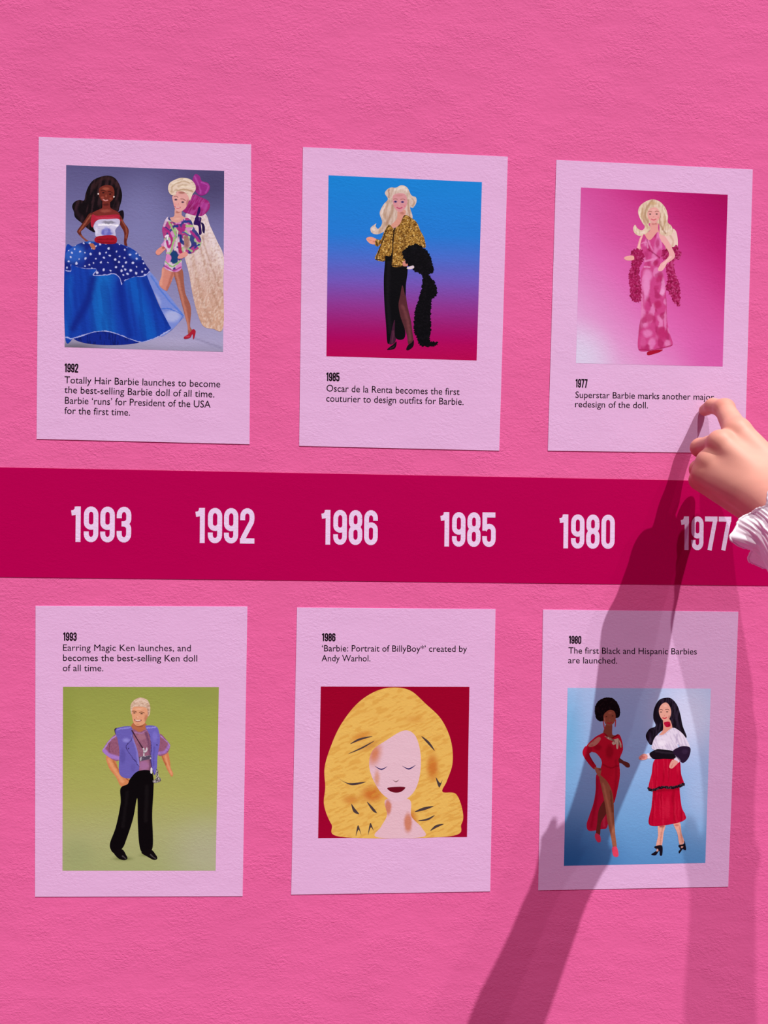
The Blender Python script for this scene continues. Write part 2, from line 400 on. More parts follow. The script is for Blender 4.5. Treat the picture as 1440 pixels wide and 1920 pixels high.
sh(D + '/bodice', [(335, 507), (420, 500), (508, 500), (515, 545), (480, 590), (470, 650), (325, 650), (310, 605), (296, 578), (300, 548)], (196, 192, 220),
   [B(425, 528, 75, 18, (128, 124, 140), .9), S([(340, 552), (420, 548), (500, 556)], 14, (246, 244, 252), 1, .8), B(410, 610, 62, 42, (98, 100, 186), .95, .4), B(400, 600, 22, 50, (140, 142, 210), .7),
    B(455, 585, 25, 50, (206, 204, 232), .6), B(320, 600, 18, 40, (222, 220, 240), .8)], step=4)
sh(D + '/underskirt', [(130, 1500), (280, 1440), (400, 1430), (500, 1455), (690, 1525), (600, 1555), (400, 1562), (220, 1545)], (18, 40, 140), [N(8, 60, (10, 24, 96), .8, 5)])
sh(D + '/tulle_overlay', [(735, 960), (775, 948), (860, 1050), (960, 1180), (1055, 1310), (1040, 1345), (950, 1440), (860, 1492), (900, 1400), (860, 1240)], (120, 140, 212),
   [B(960, 1320, 90, 70, (168, 178, 222), .95), B(830, 1180, 40, 80, (160, 172, 222), .8, .8, -30), S([(780, 980), (900, 1150), (1050, 1312)], 12, (70, 116, 208), .8, .9), S([(860, 1258), (940, 1258), (1045, 1312)], 8, (66, 110, 205), .9),
    S([(1053, 1315), (1000, 1400), (940, 1450)], 6, (86, 110, 190), 1), S([(930, 1400), (950, 1445)], 8, (34, 80, 170))])
sh(D + '/gown_skirt', [(320, 690), (475, 700), (600, 740), (680, 800), (735, 900), (745, 970), (800, 1110), (860, 1250), (930, 1385), (945, 1432), (860, 1488), (760, 1528), (690, 1540), (600, 1512), (480, 1467), (380, 1447), (280, 1460), (200, 1490), (130, 1505), (56, 1493), (57, 780), (130, 730), (230, 690)],
   (20, 62, 168), [S([(380, 1000), (360, 1200), (390, 1440)], 150, (20, 108, 196), .8, .9), S([(620, 1030), (700, 1250), (780, 1480)], 110, (16, 92, 190), .8, .9), S([(290, 1000), (240, 1200), (120, 1420)], 60, (16, 36, 132), .9, .9),
      S([(520, 1040), (540, 1250), (600, 1480)], 60, (14, 44, 146), .9, .9), S([(90, 1000), (80, 1300), (60, 1480)], 60, (22, 92, 190), .6, .9), S([(720, 1010), (840, 1240), (930, 1400)], 30, (16, 52, 150), .9, .9),
      N(26, 300, (14, 40, 140), .35, 7, -8), S([(60, 1497), (130, 1504), (280, 1459), (390, 1447), (480, 1467), (600, 1512), (690, 1538), (800, 1512), (945, 1435)], 9, (176, 184, 232), 1)])
sh(D + '/starred_overskirt', [(320, 690), (475, 700), (580, 740), (680, 800), (740, 890), (772, 945), (720, 985), (640, 988), (560, 1022), (532, 1055), (515, 1000), (470, 965), (400, 975), (290, 975), (320, 925), (240, 920), (170, 908), (110, 885), (105, 942), (59, 932), (58, 800), (130, 730), (230, 690)],
   (22, 34, 124), [B(130, 790, 130, 110, (46, 96, 192), .9), B(640, 800, 90, 60, (40, 84, 180), .8, .8, 40), S([(330, 700), (240, 800), (180, 900)], 40, (26, 58, 160), .6, .9), S([(430, 720), (480, 850), (500, 980)], 40, (18, 26, 104), .8, .9), B(270, 690, 60, 20, (40, 110, 200), .7),
      DOTS(74, (70, 700, 740, 980), 10, (205, 210, 244), .95, 5), S([(108, 888), (170, 910), (240, 922), (318, 926), (292, 972), (400, 973), (470, 963), (515, 998), (532, 1050)], 9, (178, 184, 236)), S([(560, 1022), (640, 990), (715, 984), (770, 946)], 8, (168, 176, 232)), S([(60, 934), (104, 940), (108, 888)], 7, (170, 178, 232))], step=4)
sh(D + '/sash', [(325, 648), (475, 640), (476, 708), (320, 698)], (160, 20, 40), [S([(330, 672), (470, 668)], 8, (112, 6, 22), .8, .9), S([(325, 695), (475, 705)], 10, (110, 8, 24), .8, .9)])
sh(D + '/hand', [(262, 712), (290, 706), (312, 735), (306, 757), (285, 752)], (176, 104, 80), [B(300, 750, 12, 8, (210, 150, 130), .8)])
sh(D + '/earring', [(330, 284), (340, 282), (342, 292), (332, 294)], (235, 220, 215), step=3)
sh(D + '/earring', [(462, 308), (472, 306), (474, 316), (464, 319)], (235, 220, 215), step=3)
D = 'printed_doll#2'
sh(D + '/hair', [(1085, 450), (1230, 450), (1280, 560), (1340, 690), (1392, 815), (1390, 1030), (1388, 1415), (1300, 1425), (1220, 1400), (1170, 1290), (1130, 1130), (1100, 960), (1060, 800), (1050, 650), (1070, 520)], (212, 190, 186),
   [G((1200, 500), (1300, 1420), [(0, (222, 206, 208)), (.35, (216, 194, 190)), (.65, (204, 168, 152)), (1, (206, 166, 140))]), S([(1210, 640), (1290, 900), (1390, 1150)], 14, (176, 138, 120), .7, .9), S([(1190, 700), (1260, 980), (1350, 1250)], 18, (180, 140, 118), .6, .9),
    S([(1130, 800), (1180, 1050), (1280, 1380)], 26, (186, 146, 124), .6, .9), S([(1240, 540), (1330, 760), (1388, 900)], 40, (230, 216, 218), .7, .9), S([(1170, 680), (1300, 660)], 12, (190, 160, 150), .5, .9), N(12, 12, (170, 128, 104), .4, 9, 30), N(8, 22, (236, 220, 206), .4, 11, 20), B(1080, 680, 40, 120, (140, 76, 66), .8)])
sh(D + '/hair_bow', [(1110, 320), (1150, 292), (1190, 310), (1265, 350), (1272, 410), (1215, 472), (1150, 470), (1080, 450), (1048, 425), (1085, 370)], (152, 32, 112), [B(1230, 390, 50, 40, (172, 62, 150), .8), B(1120, 400, 40, 40, (126, 16, 76), .7), N(8, 60, (184, 86, 166), .5, 12, 30)])
sh(D + '/hair_bow', [(1130, 180), (1152, 122), (1190, 138), (1210, 180), (1258, 195), (1277, 235), (1250, 285), (1195, 302), (1155, 262)], (150, 42, 132), [S([(1150, 140), (1175, 200), (1200, 280)], 14, (182, 84, 172), .7, .8), S([(1205, 190), (1262, 215), (1240, 280)], 12, (176, 78, 168), .8, .8), B(1170, 240, 26, 30, (120, 16, 84), .6)])
sh(D + '/hair_clip', [(1180, 405), (1195, 400), (1195, 440), (1180, 480), (1205, 490), (1200, 540), (1208, 620), (1185, 630), (1178, 560), (1140, 545), (1150, 500), (1165, 460)], (44, 12, 84), [B(1188, 500, 8, 20, (120, 80, 150), .6)])
sh(D + '/hair_clip', [(1200, 530), (1220, 535), (1235, 570), (1230, 622), (1212, 600), (1210, 560)], (34, 18, 70))
sh(D, [(985, 410), (1035, 425), (1042, 470), (1085, 498), (1060, 530), (1000, 545), (940, 520), (940, 490), (975, 475)], (216, 158, 146), [B(1010, 440, 30, 16, (168, 96, 86), .8), B(1000, 500, 40, 14, (230, 180, 165), .6)])
sh(D + '/leg', [(885, 905), (985, 940), (965, 1000), (930, 1080), (907, 1105), (850, 1055), (868, 980)], (206, 134, 118), [S([(880, 930), (865, 1050)], 22, (224, 160, 140), .7, .9), S([(965, 950), (920, 1090)], 22, (160, 88, 76), .7, .9)])
sh(D + '/leg', [(972, 935), (1042, 920), (1060, 1050), (1072, 1130), (1110, 1220), (1118, 1290), (1110, 1400), (1128, 1440), (1095, 1468), (1088, 1400), (1060, 1290), (1030, 1180), (1000, 1060)], (158, 92, 76), [S([(995, 960), (1035, 1130), (1075, 1300), (1098, 1430)], 20, (196, 128, 108), .8, .9)])
sh(D + '/hand', [(900, 718), (868, 732), (824, 768), (824, 796), (850, 802), (888, 768), (908, 748)], (222, 146, 130), [B(885, 742, 20, 14, (150, 50, 60), .7)])
sh(D + '/head', [(985, 290), (1010, 262), (1060, 268), (1096, 310), (1098, 350), (1070, 410), (1022, 440), (985, 418), (965, 350), (960, 310)], (222, 164, 158),
   [B(1040, 278, 40, 14, (140, 76, 56), .7), B(1090, 370, 18, 46, (150, 78, 70), .6), B(985, 380, 16, 14, (232, 150, 150), .7), B(1010, 320, 26, 14, (232, 184, 172), .5), B(990, 337, 17, 10, (44, 30, 60), .95), B(1048, 358, 17, 11, (44, 30, 60), .95),
    S([(974, 312), (992, 308), (1008, 318)], 5, (110, 60, 50)), S([(1030, 330), (1052, 332), (1070, 344)], 5, (110, 60, 50)), S([(982, 394), (1002, 408), (1026, 402)], 9, (190, 70, 96)), S([(988, 398), (1004, 403), (1020, 401)], 4, (240, 224, 226)), B(1012, 372, 5, 8, (196, 120, 116), .7)], step=3)
sh(D + '/minidress', [(905, 500), (930, 482), (960, 520), (1010, 530), (1080, 490), (1122, 518), (1142, 570), (1190, 640), (1206, 690), (1190, 740), (1140, 782), (1100, 792), (1072, 765), (1120, 720), (1090, 650), (1052, 640), (1060, 720), (1040, 850), (1036, 920), (980, 947), (890, 910), (905, 830), (900, 742), (864, 722), (890, 680), (875, 600), (880, 560)],
   (214, 196, 214), [N(46, 70, (206, 132, 190), .9, 31, 30, .5, .56), N(40, 60, (160, 190, 130), .9, 33, -20, .62, .67), N(44, 60, (170, 44, 126), .95, 35, 20, .62, .66), N(34, 46, (36, 52, 124), .95, 37, 10, .68, .71), S([(890, 580), (930, 610), (960, 690), (930, 740), (915, 690)], 20, (172, 42, 124), 1, .3), S([(930, 520), (960, 580), (985, 640), (950, 760), (915, 830)], 14, (150, 186, 116), 1, .3), S([(960, 540), (1000, 600), (990, 720), (955, 800)], 9, (206, 214, 190), 1, .3),
      S([(1000, 560), (1040, 600), (1060, 560)], 36, (168, 46, 126), 1, .3), S([(975, 560), (1000, 560)], 22, (34, 54, 128), 1, .3), S([(1060, 520), (1100, 520)], 22, (40, 56, 132), 1, .3), S([(1080, 560), (1130, 560)], 22, (166, 190, 120), 1, .3), S([(1120, 610), (1165, 660), (1190, 690)], 22, (166, 48, 130), 1, .3),
      S([(1150, 740), (1190, 715)], 12, (38, 60, 140), 1, .3), S([(1030, 640), (1035, 690)], 28, (34, 52, 122), 1, .3), S([(1020, 710), (1030, 780)], 30, (170, 36, 96), 1, .3), B(975, 820, 40, 62, (28, 64, 116), 1, .15), B(925, 830, 28, 44, (212, 128, 188), 1, .2), S([(905, 860), (960, 900), (1030, 850)], 12, (140, 184, 112), 1, .3),
      S([(895, 900), (970, 930), (1034, 905)], 12, (168, 60, 140), 1, .3), S([(905, 650), (925, 640), (920, 670)], 16, (232, 222, 234), 1, .3), S([(905, 520), (890, 560)], 16, (206, 170, 200), 1, .3), S([(1085, 745), (1125, 770)], 14, (150, 190, 130), 1, .3), S([(1050, 610), (1110, 640)], 10, (60, 80, 150), 1, .3), S([(1000, 528), (1050, 512)], 12, (200, 120, 180), 1, .3)], step=4)
sh(D + '/hand', [(1075, 775), (1022, 798), (1005, 830), (1040, 832), (1090, 802)], (222, 150, 140))
sh(D + '/hair', [(935, 200), (980, 170), (1040, 152), (1110, 165), (1150, 205), (1157, 250), (1132, 290), (1108, 345), (1096, 310), (1060, 272), (1000, 268), (985, 300), (945, 292), (925, 250)], (226, 206, 186),
   [S([(950, 270), (970, 215), (1040, 180), (1110, 200)], 12, (184, 156, 122), .7, .8), S([(1000, 260), (1060, 250), (1130, 270)], 12, (176, 142, 104), .8, .8), S([(960, 210), (1040, 165), (1110, 182)], 14, (238, 226, 206), .8, .8), S([(1020, 225), (1100, 225), (1145, 245)], 14, (236, 222, 196), .7, .8), N(30, 8, (176, 146, 110), .5, 14, -10)], step=4)
sh(D + '/shoe', [(1135, 1428), (1157, 1445), (1146, 1500), (1136, 1512), (1130, 1470), (1110, 1500), (1066, 1510), (1058, 1495), (1095, 1470), (1115, 1450)], (166, 28, 50), [B(1090, 1490, 24, 8, (206, 70, 90), .7)], step=4)
P.build()

# ------------------------------------------------------------------ poster: 1985
P = poster('lilac poster with a blonde doll in a gold jacket and long black skirt',
           [(568, 276), (952, 294), (936, 845), (561, 836)], [(616, 329), (903.5, 342), (893.5, 676), (612, 668)], 4.645, (600, 320),
           [G((720, 45), (690, 1640), [(0, (20, 132, 214)), (.32, (34, 122, 212)), (.45, (74, 108, 204)), (.58, (112, 86, 184)), (.70, (140, 56, 148)), (.82, (158, 24, 112)), (.92, (174, 0, 88)), (1, (178, 0, 78))])],
           (40, 120, 200),
           ('1985', (611.5, 714.5), (636.5, 715), 16.0),
           [('Oscar de la Renta becomes the first', (612, 734), (861.5, 740.8), 12.9), ('couturier to design outfits for Barbie.', (611.5, 753), (869, 759.5), 12.9)])
sh = P.shape; D = 'printed_doll'
sh(D + '/hair', [(585, 165), (620, 148), (660, 150), (710, 128), (760, 150), (795, 215), (835, 235), (838, 280), (810, 325), (785, 325), (805, 412), (740, 400), (700, 380), (690, 440), (652, 480), (604, 485), (560, 530), (500, 556), (450, 542), (440, 502), (475, 470), (490, 462), (484, 485), (505, 508), (532, 480), (540, 440), (520, 370), (550, 300), (590, 250), (565, 200)], (212, 190, 176),
   [S([(600, 270), (560, 350), (580, 450), (520, 530)], 26, (182, 150, 126), .6, .9), S([(640, 300), (620, 380), (580, 470)], 24, (166, 124, 96), .7, .9), S([(575, 290), (540, 370), (565, 440)], 14, (232, 216, 206), .8, .8), S([(600, 170), (600, 230)], 14, (166, 118, 92), .7, .8), S([(650, 170), (720, 150), (770, 190)], 24, (232, 218, 206), .8, .9),
    S([(770, 260), (770, 330), (780, 400)], 16, (176, 136, 108), .8, .9), S([(800, 240), (820, 280), (800, 310)], 12, (180, 148, 124), .7, .8), N(8, 50, (168, 132, 104), .45, 3, 10), B(465, 510, 20, 20, (232, 216, 206), .8)], step=4)
sh(D, [(680, 340), (742, 345), (738, 400), (695, 470), (645, 500), (618, 480), (668, 420)], (214, 150, 132), [B(715, 370, 30, 16, (172, 100, 92), .7)])
sh(D + '/head', [(640, 215), (690, 198), (740, 208), (760, 260), (750, 312), (715, 355), (690, 362), (652, 332), (632, 270)], (212, 148, 152),
   [B(690, 218, 44, 12, (190, 124, 118), .5), B(657, 272, 20, 13, (74, 62, 134), .95), B(718, 275, 20, 13, (74, 62, 134), .95), B(657, 272, 10, 8, (30, 20, 60), .9), B(718, 275, 10, 8, (30, 20, 60), .9), S([(640, 250), (658, 246), (674, 252)], 5, (150, 96, 84)), S([(702, 253), (722, 248), (740, 256)], 5, (150, 96, 84)),
    S([(670, 322), (692, 332), (714, 322)], 10, (188, 64, 104)), B(652, 308, 12, 10, (224, 120, 140), .7), B(736, 310, 12, 10, (214, 110, 130), .7), B(690, 300, 6, 9, (236, 180, 176), .6)], step=3)
sh(D + '/hand', [(404, 590), (440, 578), (490, 598), (497, 638), (450, 642), (415, 618)], (232, 160, 138), [B(470, 620, 22, 12, (190, 104, 84), .6), S([(410, 600), (450, 612)], 5, (200, 110, 90), .7)])
sh(D + '/leg', [(715, 1000), (745, 1080), (762, 1180), (790, 1300), (806, 1420), (812, 1485), (770, 1515), (755, 1430), (720, 1330), (690, 1240), (672, 1170), (695, 1080)], (84, 40, 46), [S([(720, 1180), (765, 1320), (785, 1470)], 26, (116, 62, 66), .7, .9)])
sh(D + '/leg', [(640, 1280), (666, 1400), (654, 1492), (612, 1515), (600, 1480)], (62, 22, 48), [S([(640, 1400), (630, 1500)], 14, (92, 44, 66), .7, .9)])
sh(D + '/skirt', [(566, 735), (606, 728), (640, 690), (640, 820), (756, 836), (748, 1000), (744, 1095), (718, 1000), (700, 1080), (684, 1170), (700, 1270), (742, 1400), (725, 1468), (656, 1452), (650, 1300), (618, 1420), (603, 1502), (585, 1492), (575, 1350), (560, 1150), (555, 950), (565, 800)], (7, 5, 10), [S([(600, 800), (590, 1100), (610, 1400)], 30, (22, 18, 26), .7, .9)])
sh(D + '/shoe', [(665, 1488), (662, 1530), (640, 1556), (585, 1562), (600, 1542), (640, 1512)], (14, 6, 14), [S([(610, 1548), (650, 1530)], 6, (70, 50, 60), .7)])
sh(D + '/shoe', [(816, 1478), (812, 1530), (772, 1564), (750, 1558), (765, 1522), (795, 1500)], (14, 6, 14))
sh(D + '/sequin_jacket', [(735, 390), (790, 410), (840, 450), (872, 520), (907, 590), (918, 672), (860, 662), (800, 665), (745, 690), (725, 730), (742, 790), (722, 832), (625, 830), (634, 700), (612, 745), (568, 745), (560, 792), (480, 772), (500, 710), (530, 640), (505, 662), (478, 648), (488, 600), (530, 600), (560, 530), (600, 470), (640, 502), (692, 470)], (152, 108, 42),
   [N(9, 9, (90, 54, 14), .85, 2, 30, .45, .7), N(7, 7, (214, 172, 90), .85, 5, 10, .55, .8), DOTS(46, (500, 420, 910, 820), 6, (236, 208, 140), .9, 3), S([(725, 560), (735, 640), (725, 720)], 26, (92, 56, 18), .6, .9), S([(735, 392), (655, 500), (640, 600), (624, 832)], 15, (34, 20, 12)), S([(735, 400), (660, 500), (646, 600), (630, 828)], 4, (150, 110, 50)),
    S([(600, 475), (570, 540), (540, 620), (490, 765)], 8, (42, 24, 12)), S([(480, 772), (560, 790)], 8, (40, 24, 12)), S([(625, 828), (722, 830)], 8, (50, 30, 14)), S([(490, 620), (500, 655)], 16, (60, 34, 16), .8)], step=3.5)
sh(D + '/hand', [(720, 800), (745, 785), (765, 810), (760, 832), (725, 832)], (206, 134, 120))
sh(D + '/feather_boa', [(790, 650), (850, 640), (905, 680), (942, 712), (986, 830), (986, 890), (952, 905), (1000, 980), (1022, 1075), (976, 1130), (965, 1250), (965, 1380), (955, 1480), (1022, 1493), (1005, 1525), (880, 1528), (840, 1450), (816, 1380), (825, 1240), (860, 1110), (890, 990), (888, 910), (830, 880), (770, 830), (738, 782), (715, 720), (740, 680)], (5, 3, 8), [N(10, 10, (17, 12, 20), .6, 8)], jag=7, edge=6)
sh(D + '/cuff', [(758, 845), (810, 828), (818, 848), (790, 860), (762, 858)], (222, 206, 214))
P.build()

# ------------------------------------------------------------------ poster: 1977
P = poster('lilac poster with a doll in a pink satin gown, touched by the pointing finger',
           [(1043, 300), (1411, 318), (1396, 850), (1027, 845)], [(1089, 352), (1364, 365.5), (1354.5, 687.5), (1079.5, 681)], 4.8, (1070, 340),
           [G((1420, 180), (60, 1500), [(0, (164, 0, 88)), (.2, (186, 26, 112)), (.4, (206, 72, 150)), (.62, (218, 104, 178)), (.82, (221, 146, 202)), (1, (220, 186, 222))]), B(60, 1600, 420, 420, (216, 206, 232), .9, .95), B(1300, 1600, 400, 420, (206, 84, 164), .6, .95), B(500, 400, 420, 300, (208, 70, 150), .4, .9)],
           (206, 80, 150),
           ('1977', (1078.5, 726.5), (1101, 727.2), 16.0),
           [('Superstar Barbie marks another major', (1078.5, 746), (1338.5, 750.2), 12.2), ('redesign of the doll.', (1078, 763.5), (1214.5, 765.8), 12.2)])
sh = P.shape
sh(D + '/hair', [(900, 430), (945, 450), (962, 540), (950, 605), (870, 625), (840, 560), (815, 490)], (232, 200, 188), [S([(880, 470), (920, 540), (900, 610)], 16, (196, 150, 126), .6, .9), B(858, 590, 20, 30, (196, 140, 90), .7)])
sh(D + '/feather_boa', [(890, 600), (950, 580), (985, 630), (985, 690), (930, 720), (930, 800), (970, 900), (985, 1000), (980, 1110), (945, 1110), (880, 1010), (850, 950), (870, 860), (850, 770), (880, 730), (830, 700), (810, 640)], (160, 22, 84), [N(12, 12, (122, 6, 52), .8, 3), N(10, 10, (196, 70, 130), .8, 6, 40)], jag=9, edge=8)
sh(D, [(715, 370), (782, 370), (786, 430), (802, 480), (792, 520), (690, 530), (655, 500), (665, 470), (712, 445)], (226, 158, 150), [B(750, 385, 34, 14, (176, 96, 92), .7)])
sh(D + '/arm', [(662, 475), (622, 510), (590, 615), (560, 672), (500, 676), (478, 695), (510, 714), (572, 702), (612, 662), (645, 560)], (234, 168, 166), [S([(640, 500), (600, 620)], 12, (246, 196, 190), .7, .9)])
sh(D + '/arm', [(790, 475), (840, 490), (890, 560), (905, 590), (935, 682), (850, 752), (822, 802), (785, 804), (800, 752), (870, 690), (880, 640), (830, 560), (800, 530)], (232, 168, 168), [S([(900, 680), (830, 750), (800, 795)], 14, (244, 200, 200), .7, .9)])
sh(D + '/hair', [(625, 220), (680, 180), (740, 165), (800, 185), (850, 240), (872, 310), (872, 370), (902, 400), (917, 440), (902, 482), (850, 492), (802, 470), (788, 380), (702, 380), (716, 430), (672, 475), (620, 492), (575, 470), (560, 425), (578, 394), (600, 425), (640, 442), (665, 412), (640, 370), (615, 320), (605, 270)], (226, 202, 178),
   [S([(640, 250), (650, 340), (690, 420)], 24, (190, 154, 116), .7, .9), S([(730, 175), (690, 230), (670, 300), (690, 370)], 20, (160, 118, 78), .7, .9), S([(625, 240), (625, 320), (660, 390)], 14, (240, 224, 200), .9, .9), S([(840, 250), (850, 330), (830, 430)], 20, (184, 146, 106), .7, .9), S([(820, 220), (860, 320), (856, 390)], 14, (240, 226, 204), .8, .9),
    S([(580, 420), (600, 460), (660, 460)], 14, (238, 214, 206), .8, .9), S([(830, 450), (880, 450), (900, 430)], 16, (238, 218, 204), .8, .9), S([(800, 300), (810, 400), (850, 470)], 14, (150, 104, 70), .7, .9), B(740, 200, 50, 20, (200, 164, 110), .6), N(8, 50, (178, 140, 100), .45, 5, 5)], step=4)
sh(D + '/head', [(690, 280), (720, 243), (765, 238), (797, 270), (802, 310), (786, 352), (750, 382), (715, 362), (692, 322)], (228, 164, 158),
   [B(713, 297, 13, 8, (26, 18, 28), .95), B(772, 296, 13, 8, (26, 18, 28), .95), S([(698, 276), (714, 272), (728, 278)], 5, (130, 84, 60)), S([(758, 276), (774, 270), (790, 276)], 5, (130, 84, 60)), S([(725, 342), (745, 350), (765, 341)], 10, (206, 92, 108)), B(705, 330, 12, 12, (236, 140, 146), .7), B(786, 328, 12, 12, (226, 130, 136), .7), B(745, 260, 24, 12, (240, 186, 176), .6), B(742, 322, 5, 8, (206, 124, 120), .7)], step=3)
sh(D + '/gown', [(660, 478), (690, 522), (722, 524), (782, 456), (796, 500), (822, 570), (816, 660), (802, 702), (806, 780), (832, 832), (850, 940), (862, 1100), (866, 1250), (890, 1370), (915, 1472), (840, 1502), (740, 1522), (612, 1520), (610, 1350), (630, 1200), (630, 1000), (630, 820), (660, 740), (640, 640), (625, 570), (648, 492)], (200, 66, 134),
   [N(46, 80, (226, 132, 190), .75, 41, 12, .5, .75), N(40, 60, (172, 34, 98), .8, 43, -15, .55, .8), B(690, 850, 55, 80, (226, 132, 190), .9), B(680, 960, 40, 130, (228, 140, 196), .8), B(830, 950, 26, 110, (228, 140, 196), .8), B(790, 880, 30, 50, (182, 40, 104), .8, .7, 30), B(770, 960, 30, 26, (186, 44, 110), .8), B(780, 1110, 46, 50, (182, 36, 100), .9), B(690, 1140, 40, 70, (196, 58, 128), .8), B(820, 1000, 30, 40, (232, 156, 204), .8), B(800, 1240, 26, 50, (226, 128, 186), .8, .7, -30), B(700, 1230, 70, 60, (188, 52, 116), .9),
    B(690, 1370, 60, 50, (222, 122, 182), .9), B(820, 1370, 60, 80, (186, 40, 108), .9), B(650, 1450, 36, 70, (206, 84, 148), .8), B(740, 1460, 30, 50, (218, 112, 176), .9), B(870, 1460, 40, 40, (222, 126, 182), .9), B(850, 1250, 16, 120, (222, 124, 182), .8), S([(690, 500), (690, 600), (760, 660), (800, 690)], 10, (150, 22, 80), .8, .8), S([(640, 560), (680, 550), (690, 600)], 12, (230, 140, 190), .8, .8),
    S([(700, 540), (730, 620)], 12, (224, 126, 180), .8, .8), B(780, 560, 26, 60, (180, 44, 110), .8), S([(650, 720), (700, 715), (770, 690)], 16, (228, 134, 190), .9, .8), B(680, 660, 30, 40, (182, 50, 114), .7), B(760, 740, 30, 30, (172, 30, 92), .8), S([(660, 770), (710, 770)], 12, (232, 150, 200), .8, .8), B(640, 1100, 14, 160, (224, 130, 186), .7), S([(612, 1516), (740, 1518), (912, 1474)], 8, (160, 26, 84), .8)], step=4)
sh(D + '/hand', [(830, 752), (862, 742), (826, 802), (785, 804), (798, 762)], (236, 176, 178))
sh(D + '/feather_boa', [(540, 640), (590, 612), (640, 622), (657, 700), (622, 760), (616, 830), (630, 930), (636, 1000), (626, 1070), (600, 1090), (540, 1060), (530, 950), (524, 830), (546, 740)], (160, 22, 84), [N(12, 12, (122, 6, 52), .8, 4), N(10, 10, (194, 66, 126), .7, 7, 40)], jag=9, edge=8)
sh(D + '/hand', [(560, 672), (500, 676), (478, 695), (510, 714), (566, 706)], (234, 170, 160))
sh(D + '/shoe', [(684, 1556), (702, 1530), (822, 1514), (802, 1536), (742, 1556), (700, 1567)], (166, 12, 46))
P.build()

# ------------------------------------------------------------------ poster: 1993
P = poster('lilac poster with a male doll in a purple vest on a green picture',
           [(67, 1136), (464, 1137), (455, 1680), (66, 1681)], [(118.5, 1287.5), (410.5, 1288), (404.5, 1632), (117.5, 1632)], 4.645, (110, 1280),
           [G((700, 40), (760, 1630), [(0, (146, 156, 74)), (.3, (158, 166, 80)), (.6, (166, 170, 94)), (.8, (168, 172, 116)), (1, (160, 168, 112))]), B(1300, 1500, 500, 460, (176, 176, 148), .7, .95), B(150, 1500, 260, 240, (150, 160, 108), .6, .9), B(60, 300, 160, 500, (138, 150, 66), .5, .9), B(1250, 120, 300, 160, (144, 152, 76), .5, .9),
            B(560, 1530, 130, 26, (92, 104, 46), .8, .9), B(760, 1500, 90, 20, (110, 122, 60), .7, .9)],
           (160, 166, 84),
           ('1993', (118.5, 1201), (144, 1201.3), 15.5),
           [('Earring Magic Ken launches, and', (118.5, 1220), (358, 1221), 12.4), ('becomes the best-selling Ken doll', (118.5, 1239), (370, 1240), 12.4), ('of all time.', (118, 1258), (194, 1258.3), 12.4)])
sh = P.shape
sh(D + '/vest', [(488, 402), (520, 396), (520, 440), (496, 446)], (30, 16, 40))
sh(D, [(650, 350), (757, 352), (758, 400), (710, 428), (640, 405)], (178, 106, 72), [B(705, 372, 46, 14, (130, 66, 44), .8)])
sh(D + '/arm', [(415, 640), (488, 665), (520, 740), (570, 815), (622, 842), (600, 892), (545, 902), (500, 820), (440, 740)], (206, 132, 84), [S([(440, 670), (500, 780), (560, 860)], 26, (228, 164, 116), .7, .9), S([(480, 680), (530, 770)], 18, (160, 88, 52), .6, .9), S([(588, 838), (612, 852)], 6, (140, 72, 44))])
sh(D + '/arm', [(893, 622), (947, 596), (970, 680), (977, 740), (998, 790), (986, 817), (960, 780), (935, 730)], (204, 128, 82), [S([(935, 640), (958, 730), (985, 795)], 16, (228, 162, 120), .7, .9), S([(905, 640), (935, 720)], 10, (150, 80, 50), .7, .9)])
sh(D + '/mesh_shirt', [(638, 408), (705, 428), (772, 400), (802, 450), (804, 772), (688, 772), (640, 600)], (150, 98, 122), [N(6, 6, (124, 70, 96), .6, 3), B(720, 470, 60, 40, (170, 118, 134), .6), B(745, 720, 60, 60, (166, 114, 160), .8), S([(640, 420), (705, 440), (765, 418)], 9, (166, 120, 170), .9), S([(760, 430), (790, 560), (800, 760)], 18, (84, 46, 84), .6, .9)])
sh(D + '/shirt_sleeve', [(514, 448), (537, 600), (528, 672), (478, 672), (388, 604), (393, 568), (440, 500)], (148, 92, 118), [N(6, 6, (120, 70, 90), .5, 5), S([(392, 585), (440, 630), (528, 655)], 34, (166, 126, 204), .9, .5), S([(510, 455), (440, 510), (395, 575)], 10, (176, 146, 214), .9), S([(450, 520), (440, 600)], 6, (70, 40, 66), .7)])
sh(D + '/shirt_sleeve', [(878, 448), (950, 508), (972, 550), (942, 614), (866, 626)], (148, 92, 118), [S([(965, 545), (925, 600), (868, 615)], 28, (164, 124, 200), .9, .5), S([(880, 455), (945, 510), (968, 548)], 8, (170, 140, 210), .9), N(6, 6, (120, 70, 90), .5, 6)])
sh(D + '/vest', [(500, 402), (622, 378), (645, 420), (652, 480), (690, 600), (704, 732), (682, 792), (620, 832), (532, 792), (530, 600), (516, 500)], (104, 96, 178),
   [B(590, 500, 45, 30, (150, 146, 222), .7, .8), B(560, 640, 36, 90, (88, 80, 158), .7), S([(640, 460), (680, 580), (700, 725)], 18, (140, 132, 212), .7, .8), S([(648, 430), (632, 500), (588, 560), (640, 640), (702, 735)], 5, (56, 40, 100)), S([(510, 406), (625, 390)], 9, (150, 146, 220), .8, .8), B(608, 572, 8, 9, (30, 18, 50), 1), B(650, 740, 30, 50, (94, 84, 162), .6)], step=4)
